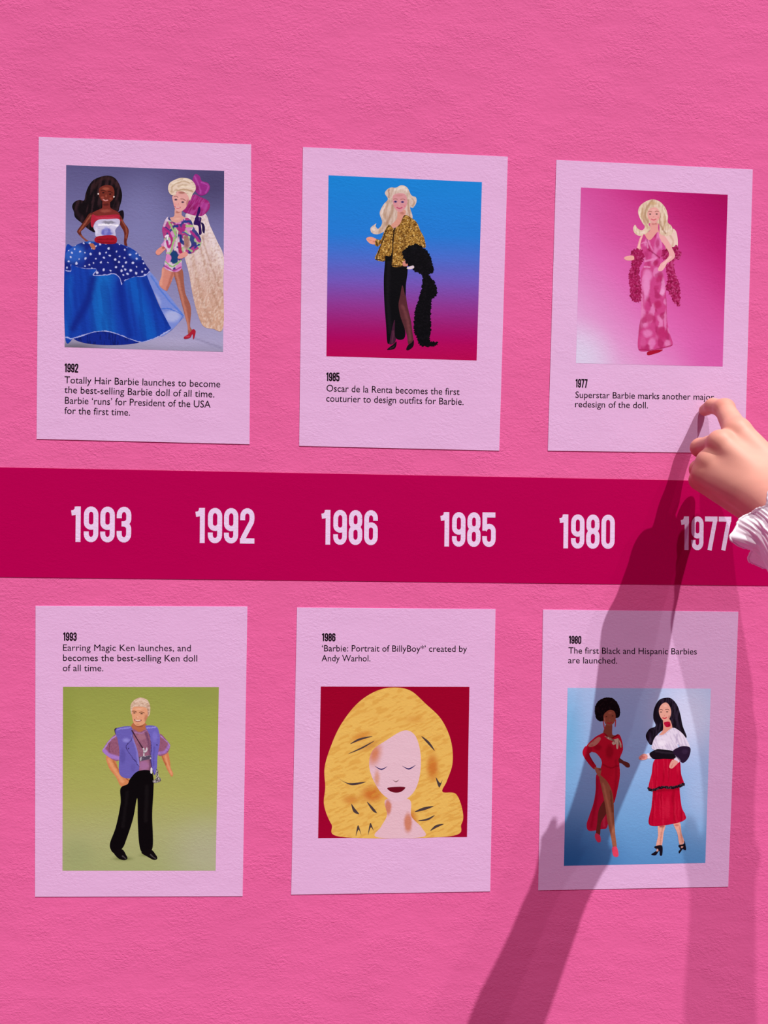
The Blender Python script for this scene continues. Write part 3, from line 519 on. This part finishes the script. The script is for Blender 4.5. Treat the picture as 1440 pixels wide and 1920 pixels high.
sh(D + '/vest', [(758, 376), (846, 378), (876, 430), (882, 520), (862, 640), (856, 742), (832, 802), (802, 692), (802, 520), (786, 440)], (108, 100, 186), [S([(770, 392), (845, 386)], 9, (164, 160, 230), .8, .8), B(840, 470, 30, 60, (126, 118, 204), .7), S([(790, 450), (806, 560), (806, 690), (830, 795)], 6, (54, 36, 92)), B(856, 540, 7, 9, (30, 18, 50), 1), S([(835, 560), (825, 720)], 14, (86, 78, 158), .7, .9)], step=4)
sh(D + '/trousers', [(690, 770), (797, 764), (827, 830), (826, 960), (816, 1150), (820, 1430), (760, 1472), (720, 1466), (700, 1380), (690, 1200), (685, 1005), (650, 1180), (592, 1360), (556, 1440), (490, 1482), (455, 1450), (450, 1390), (500, 1250), (540, 1050), (540, 920), (602, 880), (622, 838)], (8, 6, 8), [S([(770, 900), (760, 1200)], 30, (24, 20, 22), .6, .9), S([(600, 950), (560, 1250)], 26, (22, 18, 20), .6, .9)])
sh(D + '/shoe', [(480, 1470), (552, 1448), (590, 1500), (600, 1530), (570, 1543), (520, 1526)], (12, 8, 10), [S([(555, 1505), (585, 1528)], 8, (90, 84, 86), .7, .9)])
sh(D + '/shoe', [(722, 1475), (802, 1450), (850, 1500), (860, 1530), (830, 1541), (780, 1516)], (12, 8, 10), [S([(805, 1495), (845, 1528)], 8, (96, 90, 92), .7, .9)])
sh(D + '/head', [(640, 215), (700, 202), (772, 208), (787, 260), (766, 320), (742, 360), (690, 376), (655, 350), (640, 290)], (222, 160, 122),
   [B(765, 310, 26, 46, (176, 108, 76), .7), B(700, 228, 46, 12, (236, 184, 148), .7), B(660, 262, 15, 7, (60, 34, 30), .95), B(724, 268, 16, 7, (60, 34, 30), .95), S([(645, 248), (662, 246), (678, 254)], 7, (120, 74, 48)), S([(704, 258), (726, 254), (746, 262)], 7, (120, 74, 48)), B(690, 296, 8, 14, (238, 184, 150), .7), S([(664, 322), (688, 334), (718, 326)], 13, (150, 70, 62)), S([(670, 324), (688, 330), (712, 326)], 6, (240, 228, 216)), B(690, 362, 24, 8, (190, 124, 90), .6), B(682, 304, 6, 4, (150, 88, 64), .7)], step=3)
sh(D + '/hair', [(630, 190), (660, 150), (710, 128), (772, 148), (797, 200), (797, 260), (780, 292), (772, 228), (742, 212), (690, 206), (648, 216), (636, 275), (627, 240)], (206, 176, 152), [N(22, 7, (168, 132, 108), .6, 4, -15), S([(670, 165), (720, 145), (770, 170)], 14, (230, 206, 186), .8, .9), N(14, 6, (230, 208, 186), .6, 9, 20), S([(780, 220), (782, 280)], 10, (150, 110, 88), .6, .9)], step=3.5)
sh(D + '/necklace', [(640, 412), (648, 418), (690, 490), (735, 560), (752, 580), (746, 588), (722, 560), (684, 496), (636, 420)], (64, 36, 52), step=4)
sh(D + '/necklace', [(738, 590), (732, 572), (744, 566), (756, 590), (768, 560), (776, 582), (764, 604), (750, 612), (748, 640), (738, 640)], (206, 202, 206), [N(8, 8, (110, 100, 116), .8, 3)], step=4)
sh(D + '/necklace', [(700, 645), (806, 628), (808, 662), (706, 682)], (176, 168, 178), [N(9, 30, (74, 60, 84), .95, 4, 0, .42, .6)], step=3.5, smooth=False)
sh(D + '/key_chain', [(805, 738), (818, 750), (812, 790), (800, 780)], (226, 222, 220), step=4)
sh(D + '/key_chain', [(848, 760), (866, 758), (872, 815), (890, 830), (886, 858), (832, 872), (822, 850), (850, 830)], (120, 112, 112), [N(9, 9, (40, 34, 38), .9, 7, 0, .4, .6), N(7, 7, (220, 218, 214), .8, 2, 0, .6, .8)], step=3.5)
P.build()

# ------------------------------------------------------------------ poster: 1986 (a plain picture of the same size and colours)
P = poster('lilac poster with a square crimson picture of golden hair around a pale oval face',
           [(557, 1139), (929, 1142), (919, 1671), (546, 1677)], [(601.5, 1287), (880, 1287.5), (875.5, 1569), (596.5, 1571)], 4.8, (590, 1280),
           [G((700, 40), (700, 1390), [(0, (152, 0, 40)), (1, (156, 2, 46))])], (154, 0, 42),
           ('1986', (603.5, 1202), (629, 1202.3), 15.0),
           [('\u2018Barbie: Portrait of BillyBoy*\u2019 created by', (603.5, 1221), (875.5, 1222), 12.0), ('Andy Warhol.', (603, 1239.5), (694.5, 1239.8), 12.0)])
sh = P.shape; D = 'printed_portrait'
sh(D + '/hair', [(700, 42), (860, 70), (1000, 190), (1140, 330), (1225, 520), (1240, 720), (1190, 880), (1150, 980), (1270, 1000), (1330, 1150), (1320, 1270), (1200, 1382), (260, 1388), (150, 1270), (85, 1100), (95, 940), (90, 760), (150, 560), (240, 370), (380, 190), (540, 80)], (228, 184, 92),
   [B(420, 480, 150, 60, (206, 120, 40), .7, .9, -20), B(1060, 760, 80, 180, (196, 104, 34), .85, .8), B(520, 1000, 150, 110, (196, 98, 32), .85, .8), B(330, 1050, 120, 70, (200, 116, 44), .7, .9), B(860, 1250, 90, 150, (192, 92, 28), .85, .8), B(900, 330, 130, 60, (214, 154, 70), .7, .9), B(500, 560, 160, 50, (190, 120, 56), .6, .9, -25), N(60, 14, (210, 150, 60), .5, 3, -25)])
sh(D + '/shoulders', [(640, 1050), (850, 1050), (870, 1200), (960, 1300), (970, 1387), (560, 1388), (600, 1290), (650, 1190)], (224, 186, 196), [B(660, 1120, 40, 100, (196, 104, 44), .8), B(840, 1260, 50, 120, (198, 110, 52), .8)])
sh(D, [(640, 520), (800, 430), (900, 470), (950, 620), (950, 800), (910, 950), (830, 1040), (720, 1066), (610, 1000), (530, 880), (490, 740), (520, 610)], (224, 188, 200), [B(540, 640, 90, 160, (204, 116, 52), .85, .9, 15), B(560, 860, 40, 120, (206, 134, 80), .7, .9)])
sh(D + '/features', [(540, 748), (600, 772), (655, 750), (600, 784)], (44, 34, 96), step=4)
sh(D + '/features', [(785, 745), (845, 768), (910, 738), (848, 780)], (44, 34, 96), step=4)
sh(D + '/features', [(655, 945), (735, 935), (815, 940), (780, 978), (730, 988), (680, 975)], (106, 10, 30), step=4)
sh(D + '/features', [(700, 870), (730, 886), (760, 868), (732, 894)], (120, 84, 84), step=4)
for pts in ([(300, 640), (420, 580), (540, 520), (430, 590)], [(200, 850), (300, 900), (460, 890), (330, 920)], [(330, 1090), (350, 1160), (400, 1180), (362, 1130)], [(470, 1070), (520, 1150), (560, 1170), (525, 1120)], [(370, 1380), (390, 1280), (420, 1370), (395, 1320)], [(480, 1370), (500, 1260), (530, 1330), (505, 1300)],
            [(900, 1160), (980, 1120), (1070, 1110), (985, 1145)], [(930, 1240), (1010, 1220), (1080, 1190), (1020, 1235)], [(1040, 1330), (1090, 1280), (1160, 1270), (1100, 1300)], [(1090, 850), (1120, 940), (1150, 870), (1128, 900)], [(960, 480), (1030, 530), (1080, 610), (1025, 555)], [(320, 550), (400, 500), (520, 480), (410, 515)]):
    sh(D + '/hair', pts, (74, 60, 60), step=6)
P.build()

# ------------------------------------------------------------------ poster: 1980
P = poster('lilac poster with two dolls wearing red on a pale blue picture',
           [(1018, 1143), (1384, 1147), (1365, 1662), (1009, 1669)], [(1064, 1289.5), (1332.5, 1291), (1322, 1617.5), (1057, 1623)], 4.966, (1050, 1280),
           [G((720, 50), (600, 1700), [(0, (166, 192, 232)), (.4, (146, 182, 228)), (.75, (110, 162, 212)), (1, (84, 140, 196))]), B(60, 1750, 700, 760, (34, 96, 156), .9, .95), B(50, 500, 260, 700, (110, 178, 222), .85, .95), B(1200, 300, 520, 640, (208, 212, 240), .95, .95), B(1300, 1000, 300, 600, (176, 194, 230), .6, .95)],
           (140, 180, 225),
           ('1980', (1066, 1206.5), (1089.5, 1207), 14.6),
           [('The first Black and Hispanic Barbies', (1065.5, 1225), (1306, 1227), 11.9), ('are launched.', (1065, 1243.3), (1157, 1244), 11.9)])
sh = P.shape
P.labels['printed_doll#1'] = 'doll with short round hair in a long red dress'
P.labels['printed_doll#2'] = 'doll with long black hair in a white blouse and red skirt'
D = 'printed_doll#1'; RED = (196, 18, 48); SK = (150, 84, 62)
sh(D + '/hair', [(440, 135), (500, 150), (540, 200), (558, 260), (545, 320), (480, 335), (395, 360), (345, 345), (325, 290), (325, 220), (365, 160)], (16, 8, 12), [N(10, 10, (40, 24, 26), .6, 4)], jag=2, edge=6)
sh(D, [(432, 380), (482, 382), (486, 480), (525, 490), (470, 520), (400, 485)], (140, 72, 56))
sh(D + '/head', [(410, 290), (460, 252), (505, 268), (517, 320), (502, 370), (462, 402), (425, 386), (404, 340)], SK, [B(430, 315, 12, 6, (26, 10, 14), .9), B(488, 308, 12, 6, (26, 10, 14), .9), S([(440, 372), (460, 378), (480, 368)], 10, (176, 40, 50)), B(465, 280, 24, 14, (180, 112, 86), .6), B(412, 350, 12, 40, (200, 130, 110), .6), B(462, 340, 6, 10, (180, 110, 84), .6)], step=3)
sh(D + '/dress', [(335, 860), (372, 880), (420, 1050), (442, 1150), (440, 1335), (380, 1362), (270, 1377), (246, 1320), (270, 1240), (310, 1120), (330, 1000)], (186, 20, 56), [S([(340, 900), (330, 1100), (290, 1340)], 26, (150, 6, 34), .6, .9), S([(400, 1180), (410, 1330)], 24, (212, 60, 90), .6, .9)])
sh(D + '/leg', [(362, 1175), (428, 1080), (434, 1200), (382, 1300), (370, 1412), (333, 1420), (345, 1300)], (108, 44, 38))
sh(D + '/dress', [(370, 480), (412, 468), (470, 512), (540, 478), (572, 530), (584, 620), (552, 720), (556, 860), (532, 1000), (498, 1118), (470, 1000), (425, 930), (360, 862), (388, 740), (340, 660), (290, 640), (268, 605), (250, 580), (320, 510)], RED, [B(460, 640, 50, 90, (150, 8, 30), .7), B(350, 600, 50, 40, (140, 8, 28), .6), S([(520, 720), (520, 900), (500, 1080)], 22, (168, 10, 40), .7, .9), S([(400, 760), (470, 790), (550, 770)], 14, (140, 6, 28), .7, .9), S([(412, 470), (470, 512), (540, 480)], 10, (120, 4, 20))])
sh(D + '/dress', [(236, 590), (292, 602), (292, 642), (272, 662), (300, 720), (337, 780), (312, 802), (240, 720), (208, 650)], (176, 14, 44), [S([(290, 650), (272, 665), (310, 750)], 14, (120, 4, 24), .7, .9)])
sh(D + '/arm', [(268, 572), (350, 508), (378, 516), (366, 545), (330, 582), (274, 597)], (196, 128, 112), [N(30, 10, (150, 70, 66), .5, 3, -35)])
sh(D + '/collar', [(415, 495), (450, 505), (500, 525), (545, 520), (575, 590), (560, 600), (545, 570), (538, 612), (524, 612), (518, 570), (498, 580), (480, 560), (490, 545), (440, 520)], (206, 184, 160), [N(8, 40, (120, 70, 60), .8, 4, -15, .4, .7)], step=4)
sh(D + '/leg', [(362, 860), (400, 880), (445, 930), (482, 1010), (497, 1110), (502, 1250), (512, 1400), (527, 1545), (495, 1545), (470, 1420), (440, 1290), (420, 1150), (390, 1000)], (156, 92, 66), [S([(400, 940), (450, 1150), (490, 1380)], 20, (190, 122, 90), .7, .9), S([(470, 1010), (488, 1200)], 16, (110, 54, 40), .7, .9)])
sh(D + '/hand', [(320, 788), (350, 790), (382, 800), (376, 850), (362, 872), (338, 842)], (164, 96, 76), [B(372, 805, 16, 12, (90, 34, 34), .7)])
sh(D + '/hand', [(550, 700), (590, 725), (640, 748), (648, 780), (620, 787), (575, 752), (545, 738)], (96, 40, 36))
sh(D + '/shoe', [(330, 1400), (370, 1420), (377, 1475), (350, 1482), (324, 1440)], (206, 50, 84))
sh(D + '/shoe', [(487, 1530), (527, 1530), (542, 1610), (500, 1614), (484, 1570)], (222, 66, 96))
sh(D + '/earring', [(397, 355), (405, 358), (416, 424), (408, 426)], (186, 50, 60), step=4)
sh(D + '/earring', [(512, 345), (520, 345), (516, 406), (508, 406)], (186, 50, 60), step=4)
D = 'printed_doll#2'; SKIN = (226, 164, 146)
sh(D + '/hair', [(990, 138), (1040, 150), (1090, 210), (1120, 300), (1140, 400), (1177, 507), (1110, 480), (1040, 430), (960, 440), (900, 490), (852, 577), (815, 545), (797, 490), (830, 430), (888, 400), (867, 330), (875, 240), (920, 160)], (20, 12, 24), [N(9, 70, (52, 40, 60), .6, 4, 8), S([(1060, 200), (1080, 330), (1120, 450)], 20, (56, 44, 64), .5, .9), S([(830, 470), (840, 540)], 22, (54, 42, 66), .6, .9)])
sh(D, [(960, 345), (1018, 340), (1045, 425), (1030, 470), (960, 510), (895, 510), (955, 440)], (220, 152, 134))
sh(D + '/head', [(940, 205), (985, 183), (1020, 220), (1032, 280), (1012, 340), (975, 362), (935, 322), (918, 260)], SKIN, [B(938, 272, 14, 7, (44, 22, 30), .95), B(995, 270, 14, 7, (44, 22, 30), .95), S([(924, 252), (940, 248), (954, 254)], 5, (100, 56, 50)), S([(980, 250), (998, 246), (1014, 254)], 5, (100, 56, 50)), S([(955, 326), (972, 332), (988, 324)], 11, (196, 44, 66)), B(970, 305, 6, 9, (204, 128, 110), .8), B(978, 215, 24, 14, (238, 188, 170), .6), B(1015, 320, 14, 24, (180, 110, 96), .6)], step=3)
sh(D + '/choker', [(967, 368), (1016, 362), (1026, 402), (992, 412), (972, 396)], (180, 16, 56), [B(1015, 395, 14, 14, (130, 4, 30), .7)])
sh(D + '/leg', [(912, 1312), (978, 1312), (962, 1400), (942, 1525), (893, 1525), (910, 1420)], SKIN, [B(945, 1335, 36, 16, (150, 40, 50), .8), S([(950, 1350), (930, 1500)], 12, (190, 120, 100), .7, .9)])
sh(D + '/leg', [(1052, 1302), (1112, 1295), (1130, 1400), (1153, 1482), (1112, 1505), (1090, 1400)], SKIN, [B(1085, 1322, 30, 14, (190, 100, 90), .7), S([(1110, 1340), (1140, 1480)], 12, (192, 122, 100), .7, .9)])
sh(D + '/skirt', [(888, 708), (1066, 698), (1112, 720), (1126, 850), (1152, 940), (1112, 962), (1130, 1150), (1162, 1222), (1162, 1272), (1050, 1312), (834, 1322), (850, 1150), (860, 1000), (822, 972), (850, 850)], (184, 4, 46), [N(14, 200, (150, 0, 30), .6, 4, 3), N(12, 200, (206, 30, 66), .5, 8, -2), S([(860, 1005), (1110, 985)], 26, (134, 0, 26), .6, .9)])
sh(D + '/skirt_trim', [(818, 970), (840, 980), (870, 985), (930, 962), (1050, 962), (1110, 945), (1150, 930), (1156, 955), (1060, 985), (950, 985), (880, 1005), (840, 1008), (815, 992)], (26, 12, 26), [N(7, 7, (80, 70, 76), .7, 3, 0, .6, .8)], jag=4, edge=7)
sh(D + '/blouse', [(896, 492), (960, 480), (1040, 420), (1100, 440), (1160, 500), (1204, 596), (1132, 604), (1092, 572), (1082, 642), (870, 622), (860, 560)], (226, 216, 234), [N(8, 60, (190, 176, 204), .7, 3, -25), S([(1086, 480), (1080, 560)], 14, (172, 158, 190), .7, .9), B(950, 560, 50, 40, (240, 234, 246), .7), S([(900, 495), (965, 482), (1040, 424)], 8, (198, 184, 208), .8)], step=4)
sh(D + '/blouse', [(805, 658), (862, 664), (852, 698), (808, 702)], (226, 216, 234))
sh(D + '/blouse', [(1066, 680), (1090, 690), (1112, 728), (1095, 742), (1060, 715)], (222, 212, 230))
sh(D + '/belt', [(885, 623), (930, 617), (1062, 640), (1068, 702), (960, 707), (868, 707), (830, 660)], (20, 12, 22), [S([(890, 640), (1050, 655)], 16, (50, 40, 54), .6, .9)])
sh(D + '/dark_cuff', [(1100, 600), (1160, 588), (1212, 610), (1197, 692), (1150, 742), (1110, 722), (1048, 642)], (40, 22, 48), [S([(1070, 680), (1120, 725)], 7, (150, 136, 160), .8), B(1160, 640, 40, 30, (60, 40, 70), .6)])
sh(D + '/hand', [(733, 690), (780, 658), (812, 678), (802, 712), (745, 717)], (222, 150, 140), [B(775, 690, 24, 10, (190, 80, 76), .7), S([(740, 705), (780, 700)], 6, (170, 60, 60), .7)])
sh(D + '/hand', [(1043, 718), (1097, 736), (1062, 780), (1036, 797), (1014, 780)], (224, 158, 146), [S([(1050, 750), (1030, 790)], 6, (180, 100, 90), .6)])
sh(D + '/shoe', [(876, 1524), (947, 1514), (949, 1600), (928, 1602), (922, 1562), (890, 1602), (847, 1596), (880, 1572), (900, 1552)], (20, 14, 26), [B(900, 1556, 14, 12, (220, 160, 144), 1, .3)], step=4)
sh(D + '/shoe', [(1100, 1512), (1150, 1498), (1157, 1470), (1172, 1550), (1152, 1552), (1140, 1546), (1110, 1586), (1102, 1566), (1118, 1545)], (20, 14, 26), [B(1132, 1528, 12, 9, (220, 160, 144), 1, .3)], step=4)
P.build()

# ------------------------------------------------------------------ the person who points
def smin(a, b, k):
    h = np.clip(0.5 + 0.5 * (b - a) / k, 0, 1)
    return b + (a - b) * h - k * h * (1 - h)
def cone(P, a, b, ra, rb):
    a = np.asarray(a, float); b = np.asarray(b, float); ab = b - a
    t = np.clip(((P - a) @ ab) / max(ab @ ab, 1e-12), 0, 1)
    return np.linalg.norm(P - a - t[..., None] * ab, axis=-1) - (ra + (rb - ra) * t)
def chain(P, pts, rad, k=0.003):
    d = None
    for i in range(len(pts) - 1):
        c = cone(P, pts[i], pts[i + 1], rad[i], rad[i + 1]); d = c if d is None else smin(d, c, k)
    return d
def ball(P, c, r, axes=None):
    q = P - np.asarray(c, float)
    if axes is None: return np.linalg.norm(q, axis=-1) - r
    q = q @ np.asarray(axes[0]).T if len(np.shape(axes)) == 3 else q
    s = np.asarray(r, float); n = np.linalg.norm(q / s, axis=-1)
    return (n - 1) * s.min()
def surface(field, lo, hi, step):
    """naive surface nets over a sampled distance field: one smooth closed skin"""
    lo = np.array(lo, float); n = np.ceil((np.array(hi) - lo) / step).astype(int) + 1
    g = np.stack(np.meshgrid(*[lo[i] + step * np.arange(n[i]) for i in range(3)], indexing='ij'), -1)
    D = field(g.reshape(-1, 3)).reshape(n)
    neg = D < 0
    c = [neg[i:n[0] - 1 + i, j:n[1] - 1 + j, k:n[2] - 1 + k] for i in (0, 1) for j in (0, 1) for k in (0, 1)]
    s = sum(x.astype(int) for x in c); cell = (s > 0) & (s < 8)
    idx = -np.ones(cell.shape, int); idx[cell] = np.arange(cell.sum()); ci = np.argwhere(cell)
    acc = np.zeros((len(ci), 3)); cnt = np.zeros(len(ci))
    off = [(i, j, k) for i in (0, 1) for j in (0, 1) for k in (0, 1)]
    for a in range(8):
        for b in range(a + 1, 8):
            if sum(abs(off[a][q] - off[b][q]) for q in range(3)) != 1: continue
            A = ci + off[a]; Bq = ci + off[b]; da = D[tuple(A.T)]; db = D[tuple(Bq.T)]; m = (da < 0) != (db < 0)
            t = np.where(m, da / np.where(m, da - db, 1), 0)[:, None]
            acc += np.where(m[:, None], A + (Bq - A) * t, 0); cnt += m
    V = lo + acc / cnt[:, None] * step
    Fq = []
    for ax in range(3):
        u, v = [(1, 2), (2, 0), (0, 1)][ax]
        e = np.zeros(3, int); e[ax] = 1; eu = np.zeros(3, int); eu[u] = 1; ev = np.zeros(3, int); ev[v] = 1
        sl = [slice(0, n[i] - 1) if i == ax else slice(1, n[i] - 1) for i in range(3)]
        sl2 = [slice(1, n[i]) if i == ax else slice(1, n[i] - 1) for i in range(3)]
        a, b = neg[tuple(sl)], neg[tuple(sl2)]
        o = np.array([0 if i == ax else 1 for i in range(3)])
        for m, flip in ((a & ~b, False), (~a & b, True)):
            p = np.argwhere(m) + o
            q = [idx[tuple((p - eu - ev).T)], idx[tuple((p - ev).T)], idx[tuple(p.T)], idx[tuple((p - eu).T)]]
            q = np.stack(q if not flip else q[::-1], 1); Fq.append(q)
    return V, np.vstack(Fq)
def relax(V, Fq, n, lam=0.5):
    e = np.vstack([Fq[:, [i, (i + 1) % 4]] for i in range(4)])
    for _ in range(n):
        acc = np.zeros_like(V); cnt = np.zeros(len(V))
        np.add.at(acc, e[:, 0], V[e[:, 1]]); np.add.at(acc, e[:, 1], V[e[:, 0]]); np.add.at(cnt, e[:, 0], 1); np.add.at(cnt, e[:, 1], 1)
        V = V + (acc / cnt[:, None] - V) * lam
    return V

# joints of the pointing right hand: (photo x, photo y, distance from the wall)
J = lambda u, v, h: at(u, v, h)
INDEX = [J(1381, 809, .078), J(1358, 766, .046), J(1336, 761, .026), J(1322, 769, .0068)]
MIDDLE = [J(1350, 830, .083), J(1313, 839, .050), J(1330, 860, .036), J(1350, 864, .050)]
RING = [J(1330, 866, .078), J(1312, 880, .050), J(1328, 890, .036), J(1348, 888, .050)]
PINKY = [J(1320, 888, .075), J(1311, 900, .054), J(1326, 912, .044), J(1342, 906, .055)]
THUMB = [J(1453, 893, .103), J(1412, 856, .072), J(1384, 842, .046), J(1360, 838, .033)]
WRIST = J(1456, 944, .131)
WA, WB = J(1477, 920, .123), J(1448, 948, .131)          # radial and ulnar sides of the wrist
ELBOW = J(1790, 1250, .385)
FORE = WRIST + (ELBOW - WRIST) * 0.45
R_I = [.0116, .0092, .0076, .0062]; R_M = [.0104, .0086, .0080, .0070]; R_R = [.0108, .0090, .0080, .0068]; R_P = [.0102, .0088, .0074, .0062]
def hand_field(P):
    fore = (ELBOW - WRIST) / np.linalg.norm(ELBOW - WRIST)
    palm = chain(P, [WA, INDEX[0]], [.0165, .0120])
    for k, q, r in ((MIDDLE[0], .5, .0106), (RING[0], .72, .0106), (PINKY[0], 1.0, .0104)):
        palm = smin(palm, chain(P, [WA + (WB - WA) * q, k], [.0165, r]), .007)
    heel = cone(P, J(1327, 906, .060), J(1442, 970, .110), .0108, .0150)
    palm = smin(palm, heel, .010)
    mid = (INDEX[0] + PINKY[0]) / 2
    palm = smin(palm, cone(P, (WRIST + mid) / 2 + np.array([0, .012, 0]), WRIST, .018, .018), .012)
    arm = smin(chain(P, [WA, FORE + (WA - WRIST) * .9], [.0170, .024]), chain(P, [WB, FORE + (WB - WRIST) * .9], [.0170, .024]), .014)
    palm = smin(palm, arm, .016)
    d = palm
    fs = []
    for pts, rr, k in ((INDEX, R_I, .006), (MIDDLE, R_M, .004), (RING, R_R, .007), (PINKY, R_P, .005), (THUMB, [.0200, .0130, .0105, .0085], .008)):
        f = chain(P, pts, rr, .0028)
        f = smin(f, ball(P, pts[1], rr[1] * 1.03), .003)
        fs.append(smin(f, palm, k))
    for f in fs: d = smin(d, f, .0014)
    # knuckles stand a little proud, tendons run back from them
    for q, r in ((INDEX[0], .0117), (MIDDLE[0], .0110), (RING[0], .0106), (PINKY[0], .0098)):
        d = smin(d, ball(P, q + np.array([0, -.0014, .0006]), r), .004)
    return d
pts = np.vstack([INDEX, MIDDLE, RING, PINKY, THUMB, [WRIST, WA, WB, FORE]])
HV, HF = surface(hand_field, pts.min(0) - .03, pts.max(0) + .035, .0013)
HV = relax(HV, HF, 2)
HV[:, 1] = np.minimum(HV[:, 1], -H_PIC)
skin = np.tile(lin((214, 149, 133)), (len(HV), 1))
def warm(c, r, a, col=(206, 108, 94)):
    k = a * np.exp(-(np.linalg.norm(HV - c, axis=1) / r) ** 2); skin[:] = skin + (lin(col) - skin) * k[:, None]
for f in (INDEX, MIDDLE, RING, PINKY): warm(f[0], .011, .55); warm(f[1], .012, .6); warm(f[3], .012, .6)
warm(INDEX[2], .010, .4)
mottle = vnoise(HV[:, [0, 2]] * 160 + HV[:, [1, 1]] * 90, 3) - .5
skin *= (1 + .07 * mottle)[:, None]
M_SKIN = mat_basic('skin', None, 0.5, 0.25, attr='ink')
_p = M_SKIN.node_tree.nodes['Principled BSDF']; _p.inputs['Subsurface Weight'].default_value = 0.03; _p.inputs['Subsurface Radius'].default_value = (.006, .002, .001); _p.inputs['Subsurface Scale'].default_value = 1.0
_n = M_SKIN.node_tree.nodes.new('ShaderNodeTexNoise'); _n.inputs['Scale'].default_value = 1500; _b = M_SKIN.node_tree.nodes.new('ShaderNodeBump'); _b.inputs['Distance'].default_value = .00012; _b.inputs['Strength'].default_value = .5
_g = M_SKIN.node_tree.nodes.new('ShaderNodeNewGeometry'); _L = M_SKIN.node_tree.links; _L.new(_g.outputs['Position'], _n.inputs['Vector']); _L.new(_n.outputs['Fac'], _b.inputs['Height']); _L.new(_b.outputs[0], _p.inputs['Normal'])
person = mesh_obj('person', HV, HF, M_SKIN, None, np.clip(skin, 0, 1), True)
tag(person, 'person in a white frilled sleeve pointing a bent finger at the wall', 'person')

# the white sleeve: a gathered cuff that flares into a wavy frill, then a loose ribbed arm
M_KNIT = mat_basic('white_knit', (236, 226, 232), 0.85, 0.1)
RIM = J(1474, 988, .162)
SHOULDER = ELBOW + np.array([.05, -.25, .13])
def sleeve(name, parent):
    ax = (ELBOW - RIM); Ln = np.linalg.norm(ax); ax = ax / Ln
    e1 = np.array([-1.0, 0, 0]); e1 -= ax * (e1 @ ax); e1 /= np.linalg.norm(e1)      # towards the left of the photo
    e2 = np.cross(ax, e1); e2 *= np.sign(-e2[2]); e2 /= np.linalg.norm(e2)           # downwards
    ts = np.concatenate([np.linspace(0, .05, 26), np.linspace(.056, Ln + .02, 46)]); nth = 288
    th = np.linspace(0, 2 * np.pi, nth, endpoint=False)
    V = []; ts = np.concatenate([ts, np.linspace(Ln + .03, Ln + .27, 22)])
    up = (SHOULDER - ELBOW) / np.linalg.norm(SHOULDER - ELBOW)
    def centre(t):
        q = RIM + ax * min(t, Ln - .06)
        if t > Ln - .06:
            s = min((t - Ln + .06) / .12, 1.0); q = q + ax * .12 * (s - s * s / 2) + up * .12 * s * s / 2
        return q + up * max(0.0, t - Ln - .06)
    for t in ts:
        fl = max(0.0, 1 - t / .032)                                                   # frill: 1 at the rim
        base = np.interp(t, [0, .014, .028, .040, .075, .13, Ln, Ln + .27], [.0365, .0335, .0320, .0335, .0395, .0375, .0460, .0600])
        dq = lambda c: ((th - c) + np.pi) % (2 * np.pi) - np.pi
        far = 1 - np.exp(-(dq(0.0) / 1.0) ** 2)
        wav = fl ** 1.1 * (far * .0055 * np.sin(6 * th + .9) + .0016 * np.sin(13 * th + 2.0 + 20 * t) + .0115 * np.exp(-np.abs(dq(.26) / .16) ** 1.5) + .0020 * np.exp(-(dq(1.1) / .3) ** 2)) - .0065 * np.exp(-(dq(-.62) / .5) ** 2) * np.clip(1.4 * fl + .2, 0, 1)
        rib = .0006 * np.sin(64 * th) * min(1, .35 + t / .03)
        fold = .0022 * np.sin(3 * th + 26 * t) * np.clip((t - .03) / .05, 0, 1) + .0016 * np.sin(5 * th - 41 * t + 1) * np.clip((t - .03) / .05, 0, 1)
        gath = .0012 * np.sin(24 * th + 1.3) * np.exp(-((t - .030) / .012) ** 2)
        r = base + wav + rib + fold + gath
        along = t - .010 * fl * np.sin(5 * th + 2.2) * .6
        cen = centre(t); dr = centre(t + .004) - centre(max(t - .004, 0)); dr = dr / np.linalg.norm(dr)
        f1 = e1 - dr * (e1 @ dr); f1 /= np.linalg.norm(f1); f2 = np.cross(f1, dr); f2 *= np.sign(f2 @ e2)
        V.append(cen + ax * (along - t)[:, None] + (np.cos(th) * r)[:, None] * f1 + (np.sin(th) * r)[:, None] * f2)
    m = len(ts); V = np.vstack(V); Fc = [(i * nth + j, i * nth + (j + 1) % nth, (i + 1) * nth + (j + 1) % nth, (i + 1) * nth + j) for i in range(m - 1) for j in range(nth)]
    Fc.append(tuple((m - 1) * nth + j for j in range(nth)))
    o = mesh_obj(name, V, Fc, M_KNIT, parent, None, True)
    # rolled lettuce hem along the rim
    ring = V[:nth]; hv = []; hn = 8
    for j in range(nth):
        tg = ring[(j + 1) % nth] - ring[j - 1]; tg /= np.linalg.norm(tg); a = ax - tg * (ax @ tg); a /= np.linalg.norm(a); b = np.cross(tg, a)
        for k in range(hn): hv.append(ring[j] + .0011 * (1 + .12 * math.sin(j * 1.9)) * (math.cos(2 * math.pi * k / hn) * a + math.sin(2 * math.pi * k / hn) * b))
    hf = [(j * hn + k, j * hn + (k + 1) % hn, ((j + 1) % nth) * hn + (k + 1) % hn, ((j + 1) % nth) * hn + k) for j in range(nth) for k in range(hn)]
    mesh_obj('rolled_hem', hv, hf, M_KNIT, o, None, True)
    s = o.modifiers.new('cloth_thickness', 'SOLIDIFY'); s.thickness = .0016; s.offset = -1
    return o
sleeve('sleeve', person)
